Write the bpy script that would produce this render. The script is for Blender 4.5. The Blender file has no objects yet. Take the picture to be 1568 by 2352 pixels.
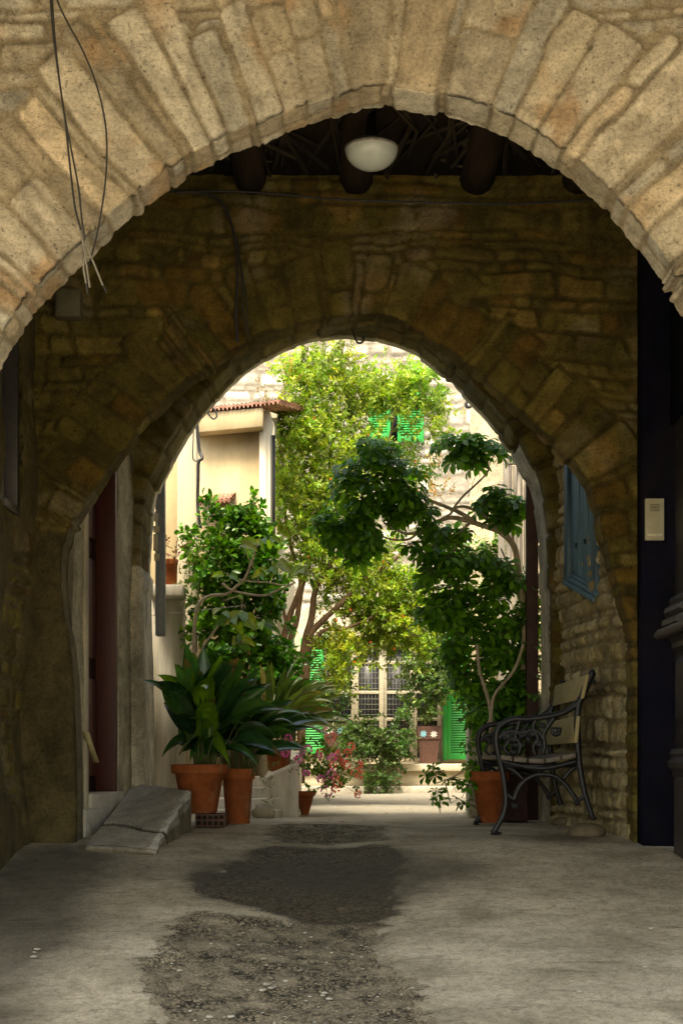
import bpy, math
import numpy as np
from mathutils import Vector
rng = np.random.default_rng(7)
F = 3480.0; EYE = 0.42; HZ = 1748.0; CX = 784.0
def W(px, py, D): return np.array([(px-CX)/F*D, D, EYE+(HZ-py)/F*D])
def V(*a): return np.array(a, dtype=float)
scene = bpy.context.scene
COL = scene.collection
# ------------------------------------------------------------------ noise
_T = np.random.default_rng(3).random((256, 256))
def vn(x, y, s=0):
    x = np.asarray(x, float)+s*17.31; y = np.asarray(y, float)+s*5.77
    xi = np.floor(x).astype(int); yi = np.floor(y).astype(int)
    fx = x-xi; fy = y-yi; fx = fx*fx*(3-2*fx); fy = fy*fy*(3-2*fy)
    a = _T[xi & 255, yi & 255]; b = _T[(xi+1) & 255, yi & 255]
    c = _T[xi & 255, (yi+1) & 255]; d = _T[(xi+1) & 255, (yi+1) & 255]
    return (a*(1-fx)+b*fx)*(1-fy)+(c*(1-fx)+d*fx)*fy-0.5
def fbm(x, y, o=4, s=0):
    r = 0; a = 1.0
    for i in range(o):
        r = r+a*vn(x*2**i, y*2**i, s+i*3); a *= .5
    return r
def sstep(a, b, x):
    t = np.clip((x-a)/(b-a), 0, 1); return t*t*(3-2*t)
# ------------------------------------------------------------------ objects
def tag(o, label=None, cat=None, group=None, kind=None):
    if label: o['label'] = label
    if cat: o['category'] = cat
    if group: o['group'] = group
    if kind: o['kind'] = kind
    return o
def thing(name, label, cat, loc=(0, 0, 0), group=None):
    o = bpy.data.objects.new(name, None); COL.objects.link(o); o.location = tuple(float(v) for v in loc)
    o.empty_display_size = .1
    return tag(o, label, cat, group)
def wloc(o):
    v = Vector((0, 0, 0))
    while o is not None:
        v = v+o.location; o = o.parent
    return np.array(v)
def link(name, co, faces, mat, parent=None, smooth=True, col=None, attrs=None, bevel=0, tris=None, quads=None, base=None):
    """base: world point used as origin for a top-level mesh"""
    co = np.asarray(co, float).reshape(-1, 3)
    off = wloc(parent) if parent is not None else (np.array(base, float) if base is not None else np.zeros(3))
    me = bpy.data.meshes.new(name)
    lc = co-off
    if quads is not None or tris is not None:
        arrs = [a for a in (quads, tris) if a is not None and len(a)]
        nl = sum(a.size for a in arrs); nf = sum(len(a) for a in arrs)
        me.vertices.add(len(lc)); me.loops.add(nl); me.polygons.add(nf)
        me.vertices.foreach_set('co', lc.astype(np.float32).ravel())
        me.loops.foreach_set('vertex_index', np.concatenate([a.ravel() for a in arrs]).astype(np.int32))
        st = []; p = 0
        for a in arrs:
            st.append(p+np.arange(len(a))*a.shape[1]); p += a.size
        me.polygons.foreach_set('loop_start', np.concatenate(st).astype(np.int32))
        me.update(calc_edges=True)
    else:
        me.from_pydata([tuple(v) for v in lc], [], [tuple(int(i) for i in f) for f in faces])
    me.validate()
    if smooth: me.polygons.foreach_set('use_smooth', [True]*len(me.polygons))
    if col is not None:
        a = me.color_attributes.new('col', 'FLOAT_COLOR', 'POINT')
        c = np.ones((len(co), 4), np.float32); c[:, :3] = col
        a.data.foreach_set('color', c.ravel())
    if attrs:
        for k, v in attrs.items():
            a = me.attributes.new(k, 'FLOAT', 'POINT'); a.data.foreach_set('value', np.asarray(v, np.float32))
    me.update()
    o = bpy.data.objects.new(name, me); COL.objects.link(o)
    if mat is not None: me.materials.append(mat)
    if parent is not None: o.parent = parent
    elif base is not None: o.location = tuple(off)
    if bevel:
        m = o.modifiers.new('bevel', 'BEVEL'); m.width = bevel; m.segments = 2; m.limit_method = 'ANGLE'
        m.harden_normals = False
    return o
class MB:
    def __init__(s): s.v = []; s.f = []
    def add(s, vs, fs):
        n = len(s.v); s.v += [tuple(map(float, v)) for v in vs]; s.f += [tuple(i+n for i in f) for f in fs]; return s
    def box(s, x0, x1, y0, y1, z0, z1):
        return s.add([(x0,y0,z0),(x1,y0,z0),(x1,y1,z0),(x0,y1,z0),(x0,y0,z1),(x1,y0,z1),(x1,y1,z1),(x0,y1,z1)],
              [(0,3,2,1),(4,5,6,7),(0,1,5,4),(1,2,6,5),(2,3,7,6),(3,0,4,7)])
    def hexa(s, p):   # 8 points: bottom 4 ccw, top 4
        return s.add(p, [(0,3,2,1),(4,5,6,7),(0,1,5,4),(1,2,6,5),(2,3,7,6),(3,0,4,7)])
    def obox(s, o, u, v, w):   # corner o and three edge vectors
        o = np.array(o, float); u, v, w = (np.array(a, float) for a in (u, v, w))
        return s.hexa([o, o+u, o+u+v, o+v, o+w, o+u+w, o+u+v+w, o+v+w])
    def tube(s, pts, rad, n=6, flat=1.0, smooth=0):
        pts = np.array(pts, float)
        rad = np.full(len(pts), rad) if np.isscalar(rad) else np.array(rad, float)
        if smooth: pts, rad = crom(pts, rad, smooth)
        t = np.gradient(pts, axis=0); t /= np.linalg.norm(t, axis=1)[:, None]+1e-9
        ref = np.array([0, 1., 0]) if abs(t[:, 1]).max() < .9 else np.array([.3, .2, .9])
        a = np.cross(t, ref); a /= np.linalg.norm(a, axis=1)[:, None]+1e-9
        b = np.cross(t, a)
        vs = []
        for i in range(len(pts)):
            for k in range(n):
                an = 2*math.pi*k/n
                vs.append(pts[i]+rad[i]*(math.cos(an)*a[i]+flat*math.sin(an)*b[i]))
        fs = [(i*n+k, i*n+(k+1) % n, (i+1)*n+(k+1) % n, (i+1)*n+k) for i in range(len(pts)-1) for k in range(n)]
        fs.append(tuple(range(n))[::-1]); fs.append(tuple((len(pts)-1)*n+k for k in range(n)))
        return s.add(vs, fs)
    def lathe(s, c, prof, n=32, wob=0, close=True):
        vs = []; 
        for (r, z) in prof:
            for k in range(n):
                a = 2*math.pi*k/n; rr = r*(1+wob*math.sin(3*a+z*20))
                vs.append((c[0]+rr*math.cos(a), c[1]+rr*math.sin(a), c[2]+z))
        m = len(prof)
        fs = [(i*n+k, i*n+(k+1) % n, (i+1)*n+(k+1) % n, (i+1)*n+k) for i in range(m-1) for k in range(n)]
        if close: fs.append(tuple(range(n))[::-1]); fs.append(tuple((m-1)*n+k for k in range(n)))
        return s.add(vs, fs)
    def blob(s, c, r, n=8, m=6, wob=.15):
        vs = []; c = np.array(c, float); r = np.array(r if np.ndim(r) else (r, r, r), float)
        for i in range(m+1):
            th = math.pi*i/m
            for k in range(n):
                a = 2*math.pi*k/n
                d = np.array([math.sin(th)*math.cos(a), math.sin(th)*math.sin(a), math.cos(th)])
                vs.append(c+r*d*(1+wob*(rng.random()-.5)*(0 < i < m)))
        fs = [(i*n+k, i*n+(k+1) % n, (i+1)*n+(k+1) % n, (i+1)*n+k) for i in range(m) for k in range(n)]
        return s.add(vs, fs)
    def build(s, name, mat, parent=None, **k): return link(name, s.v, s.f, mat, parent, **k)
def crom(p, r, n):
    P = np.vstack([2*p[0]-p[1], p, 2*p[-1]-p[-2]]); R = np.concatenate([[r[0]], r, [r[-1]]]); o = []; q = []
    for i in range(1, len(P)-2):
        for k in range(n):
            t = k/n; t2 = t*t; t3 = t2*t
            w = (.5*(-t3+2*t2-t), .5*(3*t3-5*t2+2), .5*(-3*t3+4*t2+t), .5*(t3-t2))
            o.append(sum(w[j]*P[i-1+j] for j in range(4))); q.append(max(1e-4, R[i]*(1-t)+R[i+1]*t))
    o.append(p[-1]); q.append(r[-1]); return np.array(o), np.array(q)
# ------------------------------------------------------------------ materials
def nt(name):
    m = bpy.data.materials.new(name); m.use_nodes = True; t = m.node_tree; t.nodes.clear()
    out = t.nodes.new('ShaderNodeOutputMaterial'); b = t.nodes.new('ShaderNodeBsdfPrincipled')
    t.links.new(b.outputs[0], out.inputs[0]); return m, t, b, out
def N(t, k, **kw):
    n = t.nodes.new('ShaderNode'+k)
    for a, v in kw.items(): setattr(n, a, v)
    return n
def noise(t, co, sc, det=5, rough=.6, dist=0):
    n = N(t, 'TexNoise'); n.inputs['Scale'].default_value = sc; n.inputs['Detail'].default_value = det
    n.inputs['Roughness'].default_value = rough; n.inputs['Distortion'].default_value = dist
    t.links.new(co, n.inputs['Vector']); return n.outputs[0]
def ramp(t, f, stops):
    r = N(t, 'ValToRGB'); e = r.color_ramp.elements
    while len(e) < len(stops): e.new(.5)
    for i, (p, c) in enumerate(stops):
        e[i].position = p; e[i].color = (*(c if np.ndim(c) else (c, c, c)), 1)
    t.links.new(f, r.inputs[0]); return r.outputs[0]
def mixc(t, a, b, fac, mode='MIX'):
    m = N(t, 'Mix', data_type='RGBA', blend_type=mode)
    for sock, v in ((m.inputs[0], fac), (m.inputs[6], a), (m.inputs[7], b)):
        if hasattr(v, 'is_linked'): t.links.new(v, sock)
        else: sock.default_value = v if np.ndim(v) == 0 else (*v, 1)
    return m.outputs[2]
def bump(t, b, h, st, dist):
    n = N(t, 'Bump'); n.inputs['Strength'].default_value = st; n.inputs['Distance'].default_value = dist
    t.links.new(h, n.inputs['Height']); t.links.new(n.outputs[0], b.inputs['Normal'])
def mat(name, color=None, rough=.7, var=.35, vs=6, bs=30, bst=.4, bd=.004, metal=0, spec=.5, stain=None, stainamt=(.45, .7), stretch=None, coat=0):
    """color None -> the mesh's own 'col' attribute"""
    m, t, b, out = nt(name)
    tc = N(t, 'TexCoord').outputs['Object']
    if stretch:
        mp = N(t, 'Mapping'); mp.inputs['Scale'].default_value = stretch; t.links.new(tc, mp.inputs[0]); tc = mp.outputs[0]
    if color is None: base = N(t, 'Attribute', attribute_name='col').outputs[0]
    else: base = N(t, 'RGB').outputs[0]; base.default_value = (*color, 1)
    n1 = noise(t, tc, vs, 6, .65); lo, hi = 1-var, 1+var
    base = mixc(t, base, ramp(t, n1, [(.3, lo), (.7, hi)]), 1.0, 'MULTIPLY')
    if stain:
        n2 = noise(t, tc, vs*.35, 6, .7, .6); base = mixc(t, base, stain, ramp(t, n2, [(stainamt[0], 0), (stainamt[1], 1)]))
    t.links.new(base, b.inputs['Base Color'])
    b.inputs['Roughness'].default_value = rough; b.inputs['Metallic'].default_value = metal
    b.inputs['Specular IOR Level'].default_value = spec; b.inputs['Coat Weight'].default_value = coat
    if bst: bump(t, b, noise(t, tc, bs, 8, .7), bst, bd)
    return m
def stonemat(name, lo=.62, hi=1.3, bd=.012, sc=9):
    m, t, b, out = nt(name); tc = N(t, 'TexCoord').outputs['Object']
    base = N(t, 'Attribute', attribute_name='col').outputs[0]
    base = mixc(t, base, ramp(t, noise(t, tc, sc, 10, .72, .3), [(.32, lo), (.68, hi)]), 1.0, 'MULTIPLY')
    base = mixc(t, base, ramp(t, noise(t, tc, 70, 6, .8), [(.36, .6), (.5, 1), (.7, 1.2)]), 1.0, 'MULTIPLY')
    mp = N(t, 'Mapping'); mp.inputs['Scale'].default_value = (1, 1, 3.2); mp.inputs['Rotation'].default_value = (.3, .5, .2); t.links.new(tc, mp.inputs[0])
    cr = N(t, 'TexVoronoi', feature='DISTANCE_TO_EDGE'); cr.inputs['Scale'].default_value = 7; wv = N(t, 'VectorMath', operation='ADD')
    nn = N(t, 'TexNoise'); nn.inputs['Scale'].default_value = 5; nn.inputs['Detail'].default_value = 6; sc_ = N(t, 'VectorMath', operation='SCALE'); sc_.inputs['Scale'].default_value = .35
    t.links.new(tc, nn.inputs['Vector']); t.links.new(nn.outputs['Color'], sc_.inputs[0]); t.links.new(mp.outputs[0], wv.inputs[0]); t.links.new(sc_.outputs[0], wv.inputs[1]); t.links.new(wv.outputs[0], cr.inputs['Vector'])
    crk = ramp(t, cr.outputs['Distance'], [(.0, .62), (.018, 1)])
    base = mixc(t, base, mixc(t, (1, 1, 1), crk, ramp(t, noise(t, tc, 3, 4, .6), [(.52, 0), (.66, 1)])), 1.0, 'MULTIPLY')
    pit = ramp(t, noise(t, tc, 38, 4, .6), [(.30, .45), (.37, 1)]); base = mixc(t, base, pit, 1.0, 'MULTIPLY')
    t.links.new(base, b.inputs['Base Color']); b.inputs['Roughness'].default_value = .9; b.inputs['Specular IOR Level'].default_value = .2
    h = mixc(t, mixc(t, noise(t, tc, 26, 12, .78, .5), noise(t, mp.outputs[0], 14, 10, .75), .5), pit, .25); h = mixc(t, h, crk, .2)
    bump(t, b, h, 1.0, bd); return m
def leafmat(name, rough=.4, trans=.3, ttint=(1.15, 1.3, .5)):
    m, t, b, out = nt(name)
    base = N(t, 'Attribute', attribute_name='col').outputs[0]
    t.links.new(base, b.inputs['Base Color']); b.inputs['Roughness'].default_value = rough
    tr = N(t, 'BsdfTranslucent'); t.links.new(mixc(t, base, ttint, 1.0, 'MULTIPLY'), tr.inputs[0])
    mx = N(t, 'MixShader'); mx.inputs[0].default_value = trans
    t.links.new(b.outputs[0], mx.inputs[1]); t.links.new(tr.outputs[0], mx.inputs[2]); t.links.new(mx.outputs[0], out.inputs[0])
    return m
M = dict(
 stone=stonemat('stone', .68, 1.25, .022),
 stone_dark=stonemat('stone_weathered', .5, 1.4, .022, 6),
 plaster=mat('old_plaster', (.40, .35, .26), .9, .25, 4, 25, .7, .006, spec=.2, stain=(.17, .14, .09), stainamt=(.42, .72), stretch=(1, 1, .45)),
 cream=mat('cream_render', (.56, .50, .37), .88, .12, 3, 60, .3, .003, spec=.2, stain=(.42, .33, .2), stainamt=(.5, .85), stretch=(1, 1, .3)),
 ochre=mat('ochre_render', (.47, .38, .23), .88, .2, 3, 60, .3, .003, spec=.2, stain=(.30, .23, .14), stainamt=(.45, .75), stretch=(1, 1, .5)),
 white=mat('whitewash', (.70, .66, .56), .85, .12, 5, 40, .4, .004, spec=.2, stain=(.26, .22, .13), stainamt=(.40, .72), stretch=(1.6, 1.6, .3)),
 concrete=mat('slab_concrete', (.44, .40, .33), .85, .22, 7, 70, .5, .004, spec=.25, stain=(.18, .16, .12), stainamt=(.5, .75)),
 terracotta=mat('terracotta', (.27, .075, .022), .85, .35, 9, 60, .4, .003, spec=.2, stain=(.36, .25, .16), stainamt=(.50, .74)),
 tile=mat('roof_tile', (.40, .21, .15), .9, .45, 10, 40, .4, .004, spec=.2, stain=(.2, .1, .07), stainamt=(.55, .7)),
 darkwood=mat('dark_timber', (.035, .022, .014), .85, .4, 6, 30, .6, .006, spec=.2, stretch=(4, .5, 4)),
 greywood=mat('grey_wood', (.30, .27, .23), .85, .35, 5, 18, .7, .006, spec=.2, stretch=(6, 6, .5)),
 slat=mat('bench_wood', (.30, .25, .12), .6, .2, 6, 30, .4, .002, spec=.35, stretch=(5, .6, 5)),
 seatwood=mat('seat_wood', (.12, .10, .08), .6, .3, 6, 30, .4, .002, spec=.35, stretch=(5, .6, 5)),
 iron=mat('black_iron', (.010, .010, .012), .48, .3, 20, 60, .4, .002, metal=.2, spec=.5),
 red=mat('red_door_paint', (.055, .008, .004), .55, .25, 4, 40, .3, .002, stretch=(3, 3, .5)),
 maroon=mat('maroon_paint', (.030, .005, .003), .7, .4, 5, 40, .4, .003, stain=(.06, .03, .02)),
 blue=mat('blue_paint', (.05, .12, .17), .55, .3, 5, 40, .3, .002, stretch=(3, 3, .5)),
 bluedark=mat('blue_trim', (.018, .06, .10), .5, .3, 5, 40, .3, .002),
 navy=mat('navy_wall_paint', (.005, .005, .013), .85, .5, 5, 30, .6, .004, spec=.08, stain=(.012, .010, .010)),
 walnut=mat('door_walnut', (.032, .026, .024), .45, .4, 5, 30, .4, .002, stretch=(4, .6, 4)),
 green=mat('green_shutter_paint', (.015, .33, .055), .45, .12, 6, 40, .15, .001),
 framepaint=mat('window_cream_paint', (.46, .40, .28), .6, .15, 8, 40, .2, .002),
 glass=mat('dark_glass', (.02, .022, .025), .3, .3, 3, 5, 0, 0, spec=.3),
 wire=mat('fence_wire', (.20, .19, .15), .6, .2, 20, 40, 0, 0, metal=.4),
 lamp=mat('opal_glass', (.62, .66, .62), .3, .04, 5, 40, 0, 0, coat=.3),
 grey=mat('grey_box_paint', (.11, .10, .06), .6, .2, 20, 60, .2, .001),
 plastic=mat('ivory_plastic', (.42, .38, .26), .45, .1, 20, 60, 0, 0),
 cable=mat('cable_rubber', (.02, .02, .02), .5, .2, 30, 60, 0, 0),
 palecable=mat('pale_cable', (.24, .22, .18), .5, .2, 30, 60, 0, 0),
 bark=mat('bark', (.15, .095, .055), .9, .4, 12, 30, .9, .012, spec=.2, stretch=(3, 3, 1)),
 palebark=mat('pale_bark', (.36, .30, .21), .85, .3, 14, 30, .7, .006, spec=.2),
 stem=mat('green_stem', (.10, .13, .04), .6, .3, 14, 30, .3, .003),
 soil=mat('potting_soil', (.03, .02, .012), .95, .5, 30, 60, 1, .01, spec=.1),
 potbrown=mat('brown_pot', (.09, .04, .028), .75, .25, 30, 80, .5, .003),
 starblue=mat('star_blue', (.22, .50, .62), .7, .1, 30, 60, 0, 0), starwhite=mat('star_white', (.70, .70, .66), .7, .1, 30, 60, 0, 0),
 leaf_pom=leafmat('pomegranate_leaf', .42, .38), leaf_dark=leafmat('umbrella_leaf', .5, .4), leaf_lau=leafmat('laurel_leaf', .3, .3),
 leaf_asp=leafmat('aspidistra_leaf', .24, .2), leaf_soft=leafmat('soft_leaf', .5, .35), petal=leafmat('petal', .55, .5, (1, 1, 1)),
)
# ------------------------------------------------------------------ stone patterns
def rubble(u, v, rowh=(.07, .17), wd=(.12, .38), seed=1, warp=.03, c=.03):
    r = np.random.default_rng(seed)
    uu = u+warp*fbm(u*2.3, v*2.3, 3, seed); vv = v+warp*1.3*fbm(u*1.6, v*2.6, 3, seed+9)
    lo = vv.min()-.3; hi = vv.max()+.3; e = [lo]
    while e[-1] < hi: e.append(e[-1]+r.uniform(*rowh)*(.45 if r.random() < .18 else 1))
    e = np.array(e); row = np.clip(np.searchsorted(e, vv)-1, 0, len(e)-2)
    dy = np.minimum(vv-e[row], e[row+1]-vv); dx = np.zeros_like(dy); ident = np.zeros((*u.shape, 3))
    ulo = uu.min()-.5; uhi = uu.max()+.5
    for k in np.unique(row):
        m = row == k; h = e[k+1]-e[k]; q = [ulo+r.random()*.3]
        while q[-1] < uhi: q.append(q[-1]+max(h*.7, r.uniform(*wd))*(.5 if r.random() < .15 else 1))
        q = np.array(q); i = np.clip(np.searchsorted(q, uu[m])-1, 0, len(q)-2)
        sl = (vv[m]-e[k])*r.uniform(-.25, .25, len(q))[i]
        dx[m] = np.minimum(uu[m]+sl-q[i], q[i+1]-uu[m]-sl); rr = r.random((len(q), 3)); ident[m] = rr[i]
    dx = np.maximum(dx, 0); d = np.minimum(dx, dy); mm = (dx < c) & (dy < c)
    d[mm] = c-np.hypot(c-dx[mm], c-dy[mm]); return d, ident
def stonecol(ident, d, gap, pal, mortar, u, v, seed=0, rust=0.):
    pal = np.array(pal); k = ident[..., 0]*(len(pal)-1e-3); i = k.astype(int)
    c = pal[i]*(0.72+.5*ident[..., 1])[..., None]
    st = sstep(.12, .5, fbm(u*3, v*3, 4, seed+40))[..., None]
    c = c*(1-.35*st)+np.array([.30, .25, .17])*.35*st
    if rust:
        rs = (sstep(.15, .5, fbm(u*4, v*4, 4, seed+70))*(ident[..., 2] > .55))[..., None]*rust
        c = c*(1-rs)+np.array([.40, .20, .06])*rs
    m = sstep(gap*.4, gap*1.7, d+.006*fbm(u*25, v*25, 3, seed))[..., None]
    mo = np.array(mortar)*(1+.35*fbm(u*6, v*6, 3, seed+5))[..., None]
    return mo*(1-m)+c*m
def gridfaces(a, b):
    i = np.arange(a*b).reshape(a, b)
    return np.stack([i[:-1, :-1], i[1:, :-1], i[1:, 1:], i[:-1, 1:]], -1).reshape(-1, 4)
def arch_wall(name, pts, Dref, D0, D1, rmax, step, seed, pal, mortar, H, mt, label, wd=(.10, .27), Lr=(.36, .58), gap=.009, rust=0., zbot=-.8, drop=None, rub=None, rough=1.0, parent=None, strata=1.0, shard=.28, cr=.028, bevw=.013, ringz=-9, plast_rim=None, pcol=(.38, .34, .25)):
    P = np.array([W(x, y, Dref)[[0, 2]] for x, y in pts])
    Q, _ = crom(P, np.ones(len(P)), 24)
    Q = np.vstack([[Q[0, 0], zbot], Q, [Q[-1, 0], zbot]])
    seg = np.r_[0, np.cumsum(np.hypot(*np.diff(Q, axis=0).T))]; n = int(seg[-1]/step)+1; s = np.linspace(0, seg[-1], n)
    C = np.stack([np.interp(s, seg, Q[:, 0]), np.interp(s, seg, Q[:, 1])], 1)
    T = np.gradient(C, axis=0); T /= np.linalg.norm(T, axis=1)[:, None]; Nn = np.stack([-T[:, 1], T[:, 0]], 1)
    w = int(.35/step)|1; ker = np.hanning(w+2)[1:-1]; ker /= ker.sum()
    for k in range(2): Nn[:, k] = np.convolve(np.pad(Nn[:, k], w//2, mode='edge'), ker, 'valid')
    Nn /= np.linalg.norm(Nn, axis=1)[:, None]
    r = np.random.default_rng(seed)
    e = [-.05]
    while e[-1] < seg[-1]+.1: e.append(e[-1]+(r.uniform(*wd) if r.random() > shard else r.uniform(.022, .05)))
    e = np.array(e); ncol = len(e)
    L = r.uniform(*Lr, ncol); rc = r.random((ncol, 4, 3)); off = r.normal(0, .007, ncol); slant = r.uniform(-.10, .10, ncol+1)
    split = np.where(r.random(ncol) < .42, r.uniform(.3, .65, ncol), 9.)
    th = D1-D0; ns = max(6, int(th/(step*1.6)))
    w1 = np.linspace(-th, 0, ns+1)[:-1]; w2 = np.arange(0, min(.9, rmax), step); w3 = np.arange(w2[-1]+step*2, rmax+.01, step*2.2)
    ww = np.concatenate([w1, w2, w3]); S, Wd = np.meshgrid(s, ww, indexing='ij'); R = np.maximum(Wd, 0); dep = np.maximum(-Wd, 0)
    Cx = C[:, 0][:, None]+Nn[:, 0][:, None]*R; Cz = C[:, 1][:, None]+Nn[:, 1][:, None]*R
    arched = (C[:, 1] > C[:, 1].max()-1.9)[:, None]
    Sw = S+.035*rough*fbm(S*3, Wd*2.2, 3, seed)
    ci = np.clip(np.searchsorted(e, Sw)-1, 0, ncol-2)
    # slanted joints
    ee = e[:, None]; sl0 = slant[ci]*R; sl1 = slant[ci+1]*R
    k = 1+R/1.9
    dx = np.minimum(Sw-(e[ci]+sl0*.3), (e[ci+1]+sl1*.3)-Sw)*k; dx = np.maximum(dx, 0)
    Lc = L[ci]+.05*fbm(S*4, R*4, 2, seed+2)
    part = (R/Lc > split[ci]).astype(int)
    dyf = np.abs(Lc*split[ci]-R); dyf = np.minimum(dyf, Lc-R)
    so = .30+.1*rc[ci, 3, 0]; dys = np.abs(((dep+rc[ci, 2, 0]*.25)/so) % 1-.5); dys = (.5-dys)*so; part = np.where(dep > 0, 2+((dep+rc[ci, 2, 0]*.25)/so).astype(int) % 2, part)
    dy = np.where(dep > 0, dys, dyf)
    d = np.minimum(dx, dy); mm = (dx < cr) & (dy < cr) & (dy > 0); d[mm] = cr-np.hypot(cr-dx[mm], cr-dy[mm])
    ident = rc[ci, part]
    out = (R > Lc) | (C[:, 1][:, None] < ringz+.12*fbm(S*2, R*2, 2, seed))
    rp = dict(rowh=(.07, .17), wd=(.12, .4)); rp.update(rub or {})
    rd, rid = rubble(Cx, Cz, seed=seed+1, **rp)
    d = np.where(out, np.minimum(rd, np.where(C[:, 1][:, None] < ringz+.05, 9, np.maximum(R-Lc, 0))), d); ident = np.where(out[..., None], rid, ident)
    gapv = gap*(1+.8*fbm(S*2, Wd*2, 2, seed+8)); hs = sstep(gapv*.5, gapv*.5+bevw, d)
    h = H*hs+hs*H*.9*(ident[..., 2]-.5)
    aniso = fbm(S*26, R*7, 4, seed+11); h += hs*.010*rough*strata*aniso+.006*rough*fbm(S*9, Wd*9, 4, seed+12)+.012*rough*fbm(S*2.2, Wd*2.2, 2, seed+13)
    col = stonecol(ident, d, gapv, pal, mortar, Cx+dep, Cz, seed, rust)
    col = col*(1+.28*fbm(S*30, R*8+dep*20, 3, seed+15))[..., None]
    if plast_rim is not None:
        pm = sstep(-.08, .04, plast_rim(Cx, Cz, dep)+.3*fbm(Cx*3+dep*3, Cz*2, 4, seed+30)); h = h*(1-pm)+pm*(H*1.2+.010*fbm(Cx*8+dep*8, Cz*5, 4, seed+31)); pc = (pcol(Cx, Cz, dep) if callable(pcol) else np.array(pcol))*(1+.55*fbm(Cx*6+dep*6, Cz*1.6, 4, seed+32))[..., None]; col = col*(1-pm[..., None])+pc*pm[..., None]
    bev = .018; t = np.clip(R/bev, 0, 1); rnd = bev*(1-np.sqrt(np.clip(1-(1-t)**2, 0, 1)))
    rim = np.where(dep > 0, 1, np.exp(-R/.03)); ofs = (off[ci]-.004)*(C[:, 1][:, None] > ringz)*np.where(dep > 0, 1, np.exp(-R/.12))
    shift = ofs-h*rim*.55
    X = Cx+Nn[:, 0][:, None]*shift; Z = Cz+Nn[:, 1][:, None]*shift
    Y = np.where(dep > 0, D0+dep, D0-h*np.clip(R/.03, 0, 1)+rnd-.0)
    if drop is not None: Y = Y+drop(X, Z)
    co = np.stack([X, Y, Z], -1).reshape(-1, 3)
    return link(name, co, None, mt, parent, col=np.clip(col, .005, .95).reshape(-1, 3), quads=gridfaces(n, len(ww)))
def flat_wall(name, o, u, v, nrm, lu, lv, step, seed, pal, mortar, H, mt, parent=None, rub=None, gap=.009, plaster=None, pcol=(.42, .37, .28), holes=(), rough=1.0, bulge=.02, rust=0.):
    o, u, v, nrm = (np.array(a, float) for a in (o, u, v, nrm))
    a = np.arange(0, lu+step, step); b = np.arange(0, lv+step, step); U, Vv = np.meshgrid(a, b, indexing='ij')
    rp = dict(rowh=(.06, .15), wd=(.1, .32)); rp.update(rub or {})
    d, ident = rubble(U, Vv, seed=seed, **rp)
    hs = sstep(gap*.5, gap*.5+.02, d); h = H*hs+hs*H*(ident[..., 2]-.5)+.008*rough*fbm(U*11, Vv*11, 4, seed+3)*(.5+hs)+bulge*fbm(U*1.3, Vv*1.3, 2, seed+4)
    col = stonecol(ident, d, gap, pal, mortar, U, Vv, seed, rust)
    if plaster is not None:
        pm = sstep(-.06, .03, plaster(U, Vv)+.35*fbm(U*3, Vv*2, 4, seed+20))
        h = h*(1-pm)+pm*(H*1.3+.008*fbm(U*7, Vv*5, 4, seed+21)+bulge*fbm(U*1.3, Vv*1.3, 2, seed+4))
        pc = np.array(pcol)*(1+.5*fbm(U*5, Vv*1.5, 4, seed+22))[..., None]; col = col*(1-pm[..., None])+pc*pm[..., None]
    co = o+U[..., None]*u+Vv[..., None]*v+h[..., None]*nrm
    q = gridfaces(len(a), len(b))
    if holes:
        uf = U.reshape(-1); vf = Vv.reshape(-1); cu = uf[q].mean(1); cv = vf[q].mean(1); keep = np.ones(len(q), bool)
        for (u0, u1, v0, v1) in holes: keep &= ~((cu > u0) & (cu < u1) & (cv > v0) & (cv < v1))
        q = q[keep]
    if np.dot(np.cross(u, v), nrm) < 0: q = q[:, ::-1]
    return link(name, co.reshape(-1, 3), None, mt, parent, col=np.clip(col, .005, .95).reshape(-1, 3), quads=q)
# ------------------------------------------------------------------ ground
GD = [-60, -4, 0, 2, 4, 5.8, 7, 8, 8.5, 9, 9.5, 12, 19, 26, 60]; GZ = [-1.25, -1.25, -1.18, -1.05, -.83, -.575, -.34, -.145, -.06, -.015, 0, 0, .0, 0, 0]
def gz(D): 
    D = np.asarray(D, float); return (np.interp(D-.15, GD, GZ)+np.interp(D, GD, GZ)+np.interp(D+.15, GD, GZ))/3
def onground(px, py):
    D = 30.
    for D in np.arange(3, 30, .01):
        if HZ+F*(EYE-gz(D))/D <= py: break
    return ((px-CX)/F*D, D)
def sdf(poly, X, Y):
    p = np.array(poly); d = np.full(X.shape, 1e9); ins = np.zeros(X.shape, bool)
    for i in range(len(p)):
        a = p[i]; b = p[(i+1) % len(p)]; e = b-a; wx = X-a[0]; wy = Y-a[1]
        t = np.clip((wx*e[0]+wy*e[1])/(e@e+1e-12), 0, 1); d = np.minimum(d, np.hypot(wx-t*e[0], wy-t*e[1]))
        c = ((a[1] <= Y) & (b[1] > Y)) | ((b[1] <= Y) & (a[1] > Y))
        xi = a[0]+(Y-a[1])/(b[1]-a[1]+1e-12)*e[0]; ins ^= c & (X < xi)
    return np.where(ins, d, -d)
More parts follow.
